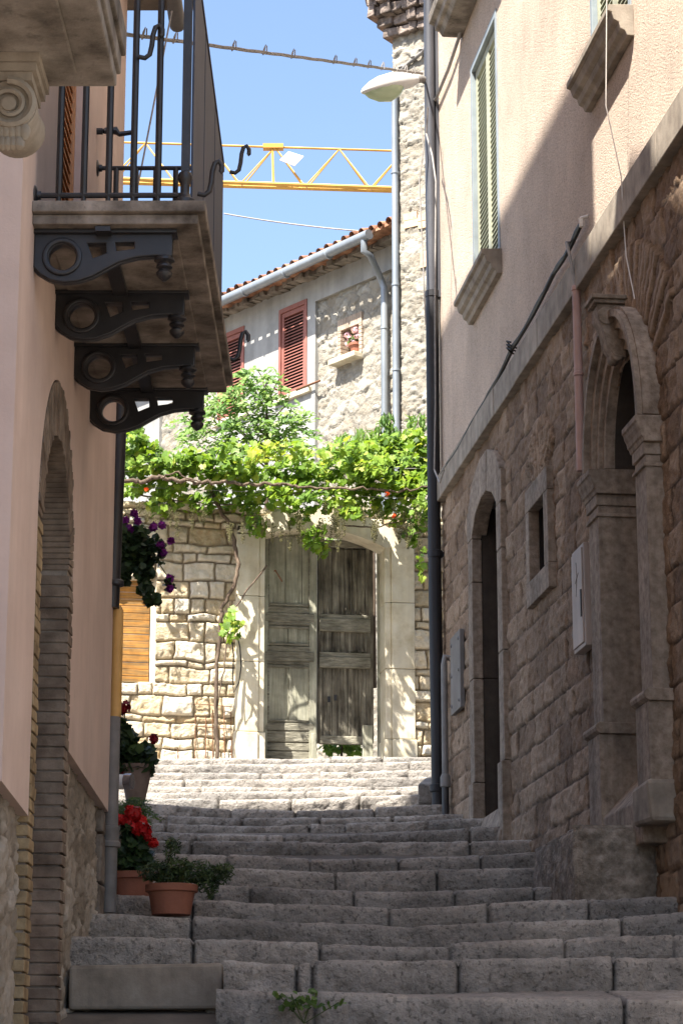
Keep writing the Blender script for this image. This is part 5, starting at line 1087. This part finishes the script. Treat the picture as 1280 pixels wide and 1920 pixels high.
def tree():
    d = 30.2; r = new_root('young_tree', 'young walnut tree with open leafy crown in front of the red shutters', 'tree', P(500, 1290, d))
    st = [P(500, 1290, d), P(500, 980, d), P(499, 880, d), P(501, 800, d), P(498, 740, d), P(500, 700, d)]
    b = MB(); b.tube(st, [.04, .034, .026, .02, .014, .006], 8); obj('trunk', b, M['bark'], r, smooth=60)
    br = [((501, 860), (440, 800), (395, 760)), ((501, 850), (545, 815), (580, 835)), ((500, 820), (460, 770), (425, 730)), ((500, 800), (535, 760), (560, 765)), ((499, 770), (470, 720), (445, 712)), ((499, 760), (520, 715), (540, 690)), ((500, 740), (490, 705), (480, 690)), ((501, 870), (420, 830), (350, 800)), ((501, 880), (550, 850), (575, 870)), ((500, 840), (420, 790), (370, 770)), ((501, 880), (470, 850), (440, 830))]
    tips = []; b = MB()
    for q in br:
        off = [0, random.uniform(-.35, .35), random.uniform(-.6, .6)]; p = [P(x, y, d + o) for (x, y), o in zip(q, off)]; b.tube(p, [.014, .009, .004], 6)
        for k in range(70):
            t = random.uniform(.2, 1.1); c = p[0].lerp(p[1], t * 2) if t < .5 else p[1].lerp(p[2], t * 2 - 1); dr = (p[2] - p[0]).normalized() + Vector((random.gauss(0, .8), random.gauss(0, .8), random.gauss(.1, .5))); tips.append((c, dr))
    for k in range(150): tips.append((P(random.gauss(498, 26), random.uniform(690, 860), d + random.uniform(-.3, .3)), Vector((random.gauss(0, 1), random.gauss(0, 1), random.gauss(.3, .4)))))
    obj('limb', b, M['bark'], r, smooth=60)
    bl = [(488, 700, 26, 16, 46), (505, 722, 34, 20, 60), (462, 728, 34, 20, 70), (420, 735, 30, 18, 56), (440, 762, 42, 22, 100), (392, 770, 36, 20, 70), (360, 798, 30, 16, 50), (405, 806, 44, 22, 100), (460, 792, 44, 24, 110), (520, 752, 34, 20, 70), (548, 786, 30, 20, 70), (520, 800, 40, 22, 90), (566, 822, 20, 16, 40), (470, 828, 50, 22, 120), (530, 836, 44, 20, 90), (430, 838, 40, 18, 70), (350, 828, 26, 12, 30), (455, 706, 20, 12, 26)]
    tp = []
    for x, y, rx, ry, n in bl:
        for k in range(int(n / 2.6)):
            u = unit(1)[0] * random.random() ** .5; tp.append((P(x + u[0] * rx, y + u[2] * ry, d + u[1] * .4), Vector((u[0] * 1.2 + random.gauss(0, .5), random.gauss(-.3, .6), u[2] * .6 + random.gauss(.1, .7)))))
    pinnate('crown', tp, M['treeleaf'], r, 'oval', (.028, .058), .20, 3)
    # peach-leaved shrub at the right
    d = 29.6; r = new_root('peach_tree', 'peach tree with drooping narrow leaves rising behind the vine near the pipes', 'tree', P(700, 1290, d))
    b = MB(); b.tube([P(700, 1290, d), P(698, 950, d), P(690, 860, d), P(716, 800, d)], [.04, .03, .02, .008], 8); b.tube([P(690, 860, d), P(655, 830, d), P(640, 822, d)], [.015, .01, .004], 6); b.tube([P(700, 880, d), P(760, 820, d), P(785, 790, d)], [.015, .01, .004], 6); obj('trunk', b, M['bark'], r, smooth=60)
    bl = px_blobs([(650, 838, 34, 22, 150), (690, 828, 36, 26, 190), (722, 800, 22, 20, 90), (740, 830, 30, 26, 130), (780, 800, 26, 26, 110), (700, 860, 50, 26, 160)], d)
    blob_leaves('crown', bl, 'lance', (.05, .085), M['peachleaf'], r, bias=(-.5, -.5, .5), down=1.4, fold=.1)
    d = 29.7; r = new_root('garden_bush', 'green bush showing through the gap beneath the rotten gate leaf', 'bush', P(640, 1415, d))
    b = MB(); b.tube([P(640, 1430, d), P(640, 1380, d)], .02, 6); obj('stem', b, M['bark'], r)
    blob_leaves('foliage', px_blobs([(625, 1400, 26, 18, 120), (660, 1404, 24, 16, 100), (640, 1008, 40, 18, 160), (660, 1020, 30, 10, 60), (640, 1200, 50, 190, 200)], d), 'vine', (.03, .055), M['treeleaf'], r)
tree()

def rods():
    r = new_root('rod_fence', 'low panel of thin rusty rods leaning against the garden wall beside the gate', 'fence', P(390, 1422, 28.2))
    d = 28.25
    for x0, y0 in ((318, 1322), (328, 1338), (334, 1330), (366, 1318), (386, 1330), (398, 1330), (420, 1326), (433, 1330)):
        b = MB(); b.tube([P(x0 + random.uniform(-1, 1), 1424, d), P(x0, y0, d + .12)], .006, 5); obj('rod', b, M['rust'], r)
    for y in (1326, 1368): b = MB(); b.tube([P(316, y + 4, d + .07), P(370, y - 6, d + .07), P(436, y, d + .07)], .005, 5); obj('rail', b, M['rust'], r)
rods()
def pots():
    def pot(b, c, r0, r1, h, rim=.03, n=24):
        b.lathe(c, [(r0, 0), (r0 + (r1 - r0) * .5, h * .5), (r1 * .97, h - rim * 1.6), (r1 * 1.09, h - rim * 1.55), (r1 * 1.10, h), (r1 * .98, h), (r1 * .95, h - .03)], n)
    # near terracotta pot with feathery plant
    c = P(321, 1717, 14.42); k = 14.42 / FPX; r = new_root('flower_pot', 'terracotta pot with spreading feathery green plant set out furthest on the step', 'flower pot', c)
    b = MB(); pot(b, c, 36 * k, 45 * k, 56 * k, .028); obj('pot', b, M['terracotta'], r, smooth=40, bevel=.004)
    t = c + Vector((0, 0, 58 * k)); bl = []
    for dx, dz, rx, rz, n in ((0, 8, 42, 14, 380), (45, 14, 38, 18, 300), (80, 10, 30, 14, 220), (98, 20, 16, 8, 70), (-30, 14, 30, 14, 240), (62, -6, 22, 14, 130), (10, 26, 26, 12, 160), (-2, 52, 14, 20, 90), (2, 66, 14, 8, 60), (72, -18, 12, 14, 50)):
        bl.append((t + Vector((dx * k, random.uniform(-.03, .05), (dz + 8) * k)), (rx * 1.15 * k, .09, rz * 1.35 * k), int(n * 1.7)))
    blob_leaves('foliage', bl, 'lance', (.013, .024), M['fernleaf'], r, bias=(-.1, -.3, .6), down=.1, fold=.1)
    b = MB()
    for a in range(9): b.tube([t, t + Vector((random.uniform(-.14, .34), random.uniform(-.05, .06), random.uniform(.02, .08)))], .003, 4)
    b.tube([t, t + Vector((-.01, 0, .22))], .004, 4); obj('stem', b, M['midwood'], r)
    # second pot behind with red geranium
    c = P(246, 1688, 15.3); k = 15.3 / FPX; r = new_root('flower_pot', 'terracotta pot of bright red geraniums and leafy greenery close to the drain pipe', 'flower pot', c)
    b = MB(); pot(b, c, 34 * k, 42 * k, 50 * k, .028); obj('pot', b, M['terracotta'], r, smooth=40, bevel=.004)
    t = c + Vector((0, 0, 52 * k)); bl = []
    for dx, dz, rx, rz, n in ((-6, 12, 36, 22, 460), (24, 16, 28, 18, 330), (-20, 0, 24, 16, 220), (10, 0, 30, 12, 200)): bl.append((t + Vector((dx * k, random.uniform(-.03, .04), dz * k)), (rx * k, .10, rz * k), n))
    blob_leaves('foliage', bl, 'lance', (.013, .024), M['fernleaf'], r, bias=(-.1, -.3, .6), down=.1, fold=.1)
    bl = [(P(x, y, 15.25), (rx * k, .10, ry * k), n) for x, y, rx, ry, n in ((250, 1585, 26, 26, 70), (268, 1608, 22, 22, 60), (236, 1612, 24, 24, 60), (238, 1560, 16, 16, 30))]
    blob_leaves('geranium_leaves', bl, 'round', (.022, .042), M['darkleaf'], r, bias=(-.1, -.6, .6), down=.4)
    b = MB()
    for x, y in ((255, 1530), (268, 1560), (286, 1582), (236, 1540)): b.tube([t, P(x, y, 15.2)], .004, 5)
    obj('stem', b, M['midwood'], r)
    for x, y, R in ((252, 1528, 17), (238, 1540, 13), (264, 1545, 15), (256, 1556, 13), (273, 1558, 11), (228, 1537, 10), (288, 1581, 8), (276, 1568, 7), (244, 1522, 10)): blossom('blossom', P(x, y, 15.2), R * k, 34, (.014, .024), M['red'], r)
    # fern under the flue
    c = P(240, 1530, 16.6); k = 16.6 / FPX; r = new_root('fern_plant', 'arching green fern between the flue pipe and the red geraniums', 'plant', c - Vector((0, 0, .25)))
    b = MB(); b.lathe(c - Vector((0.02, 0, .25)), [(.08, 0), (.11, .2), (.12, .2), (.12, .24)], 16); obj('pot', b, M['stonepot'], r, smooth=40)
    tips = [(c + Vector((random.uniform(-.06, .06), random.uniform(-.06, .06), random.uniform(0, .1))), Vector((random.gauss(.5, .9), random.gauss(-.3, .8), random.uniform(.0, .8)))) for _ in range(60)]
    pinnate('foliage', tips, M['midleaf'], r, 'lance', (.014, .026), .16, 6)
    # stone pot with dark geranium
    c = P(254, 1508, 18.6); k = 18.6 / FPX; r = new_root('flower_pot', 'grey stone pot of dark geranium leaves with two crimson blooms', 'flower pot', c)
    b = MB(); b.lathe(c, [(17 * k, 0), (21 * k, 20 * k), (27 * k, 50 * k), (29 * k, 64 * k), (32 * k, 66 * k), (32 * k, 73 * k), (28 * k, 73 * k)], 24); obj('pot', b, M['stonepot'], r, smooth=40)
    bl = [(P(x, y, 18.6), (rx * k, .13, ry * k), n) for x, y, rx, ry, n in ((235, 1392, 26, 26, 110), (256, 1412, 30, 22, 120), (270, 1425, 20, 20, 70), (226, 1365, 14, 18, 34), (224, 1420, 22, 24, 60), (282, 1420, 9, 16, 18), (262, 1440, 26, 16, 60), (240, 1436, 26, 16, 50))]
    blob_leaves('foliage', bl, 'round', (.03, .055), M['darkleaf'], r, bias=(-.1, -.5, .7), down=.5)
    b = MB()
    for x, y in ((234, 1330), (289, 1387)): b.tube([P(x - 4, 1400, 18.6), P(x - 1, (y + 1400) / 2, 18.6), P(x, y, 18.6)], .005, 5)
    obj('stem', b, M['midwood'], r)
    for x, y, R in ((234, 1326, 12), (226, 1332, 9), (289, 1386, 8), (228, 1448, 5)): blossom('blossom', P(x, y, 18.55), R * k, 40, (.016, .028), M['crimson'], r)
    # hanging petunias on the side of the unseen shade block
    d = 17.2; k = d / FPX; c = Vector((-1.86, d, P(215, 1040, d).z)); r = new_root('hanging_plant', 'dark trailing petunia with purple blooms spilling past the house corner', 'plant', c)
    b = MB(); b.lathe(c - Vector((0, 0, .1)), [(.08, 0), (.13, .16), (.14, .16), (.14, .2)], 16); obj('pot', b, M['stonepot'], r, smooth=40)
    b = MB(); b.box(WF, -2.90, -1.78, c.z - .125, c.z - .101, -(d + .03), -(d - .03)); b.tube([(-2.86, d, c.z - .5), (-1.95, d, c.z - .12)], .012, 6); obj('bracket', b, M['iron'], r)
    bl = [(P(x, y, d), (rx * 1.12 * k, .16, ry * 1.1 * k), int(n * 1.25)) for x, y, rx, ry, n in ((240, 1020, 34, 26, 240), (262, 1040, 28, 26, 190), (238, 1050, 30, 26, 190), (270, 1070, 18, 20, 90), (272, 1100, 13, 20, 60), (284, 1122, 13, 14, 44), (228, 1000, 22, 20, 80), (290, 1018, 14, 10, 24), (298, 1045, 10, 24, 30), (316, 1095, 10, 12, 20), (218, 1060, 20, 30, 80), (262, 1000, 18, 14, 44), (232, 1080, 16, 14, 36))]
    blob_leaves('foliage', bl, 'round', (.016, .034), M['darkleaf'], r, bias=(0, -.5, .6), down=.6)
    b = MB()
    for x, y in ((258, 968), (290, 990), (312, 1030), (320, 1090), (284, 1120), (300, 1060)): b.tube([c + Vector((.1, 0, .08)), P((215 + x) / 2, min(1010, y - 5), d), P(x, y, d)], .004, 5)
    obj('stem', b, M['midwood'], r)
    for x, y, R in ((241, 992, 12), (258, 976, 7), (288, 988, 9), (303, 985, 9), (300, 1022, 9), (306, 1036, 7), (319, 1086, 8), (319, 1104, 7), (236, 976, 7), (252, 963, 6), (321, 1014, 5)): blossom('blossom', P(x, y, d - .1), R * k * .75, 20, (.014, .026), M['purple'], r)
    # flue pipe end
    d = 15.3; a = P(205, 1466, d); e = P(234, 1466, d); b = MB(); ax = Vector((1, -.25, 0)).normalized()
    R = 14 * d / FPX; b.tube([a - ax * .4, e], R, 20); r = new_root('flue_pipe', 'short white flue pipe with bright steel end jutting past the drain pipe', 'flue', e); obj('pipe', b, M['white'], r, smooth=40)
    b = MB(); b.lathe(e, [(R * 1.04, 0), (R * 1.06, .004), (R * 1.06, .05), (R * .8, .052)], 20, axis=ax); obj('end_cap', b, M['chrome'], r, smooth=40)
M['fernleaf'] = leafmat('feathery leaf', [(0, (.015, .030, .012)), (.5, (.04, .07, .025)), (1, (.10, .15, .05))], .25)
M['midwood'] = mat('green stem', [(0, (.05, .07, .025)), (1, (.09, .11, .04))], 8, bump=0)
pots()
def weeds():
    src = None
    for i, (x, y, d, s_, where) in enumerate(((570, 1905, 11.4, 1.2, 'green weed sprouting before the lowest step near the middle'), (715, 1912, 11.4, 1.1, 'green weed sprouting before the lowest step, right of the tallest weed'), (480, 1918, 11.4, .7, 'smallest weed sprouting before the lowest step, left of the tallest weed'), (1090, 1684, 15.3, .8, 'weed growing along the foot of the stone block'), (1130, 1686, 15.3, .6, 'smaller weed at the foot of the stone block near its middle'), (918, 1716, 14.05, .45, 'tiny weed in a joint of the step below the stone block'), (1045, 1785, 13.1, .6, 'weed in a joint of the lower steps on the right side'), (1268, 1778, 13.1, .7, 'dark weed in the step joint at the foot of the masonry'), (668, 1456, 26.0, .7, 'small bright weed on the sunlit upper steps'), (812, 1424, 28.0, .6, 'tuft at the top step beside the downpipe'), (385, 1890, 12.2, .7, 'weed in the gap beneath the landing slab'))):
        c = P(x, y, d)
        if src is None:
            r = new_root('weed', where, 'weed', c, 'weeds rooted in the joints of the stairway')
            pos = []; nrm = []; tip = []
            b = MB()
            for k in range(7):
                q = Vector((random.gauss(0, .05), random.gauss(0, .015), random.uniform(.03, .09))); b.tube([c - Vector((0, 0, .03)), c + q], .002, 4)
                for j in range(8): pos.append(c + q * random.uniform(.5, 1.1) + Vector((random.gauss(0, .016), random.gauss(0, .008), random.gauss(0, .012)))); nrm.append((random.gauss(0, .6), -.5, random.gauss(.5, .4))); tip.append((random.gauss(0, .7), random.gauss(0, .5), random.gauss(.2, .5)))
            n = len(pos); leaves('foliage', pos, nrm, tip, rng.uniform(.008, .017, n), rng.random(n), 'round', M['midleaf'], r); obj('stem', b, M['midwood'], r); src = r; r.scale = (s_,) * 3
        else:
            r = src.copy(); C.objects.link(r); r.location = c; r['label'] = where; r.scale = (s_ * random.uniform(.95, 1.05),) * 3; r.rotation_euler = (0, 0, random.uniform(-1.2, 1.2))
            for ch in src.children: k = ch.copy(); C.objects.link(k); k.parent = r
weeds()
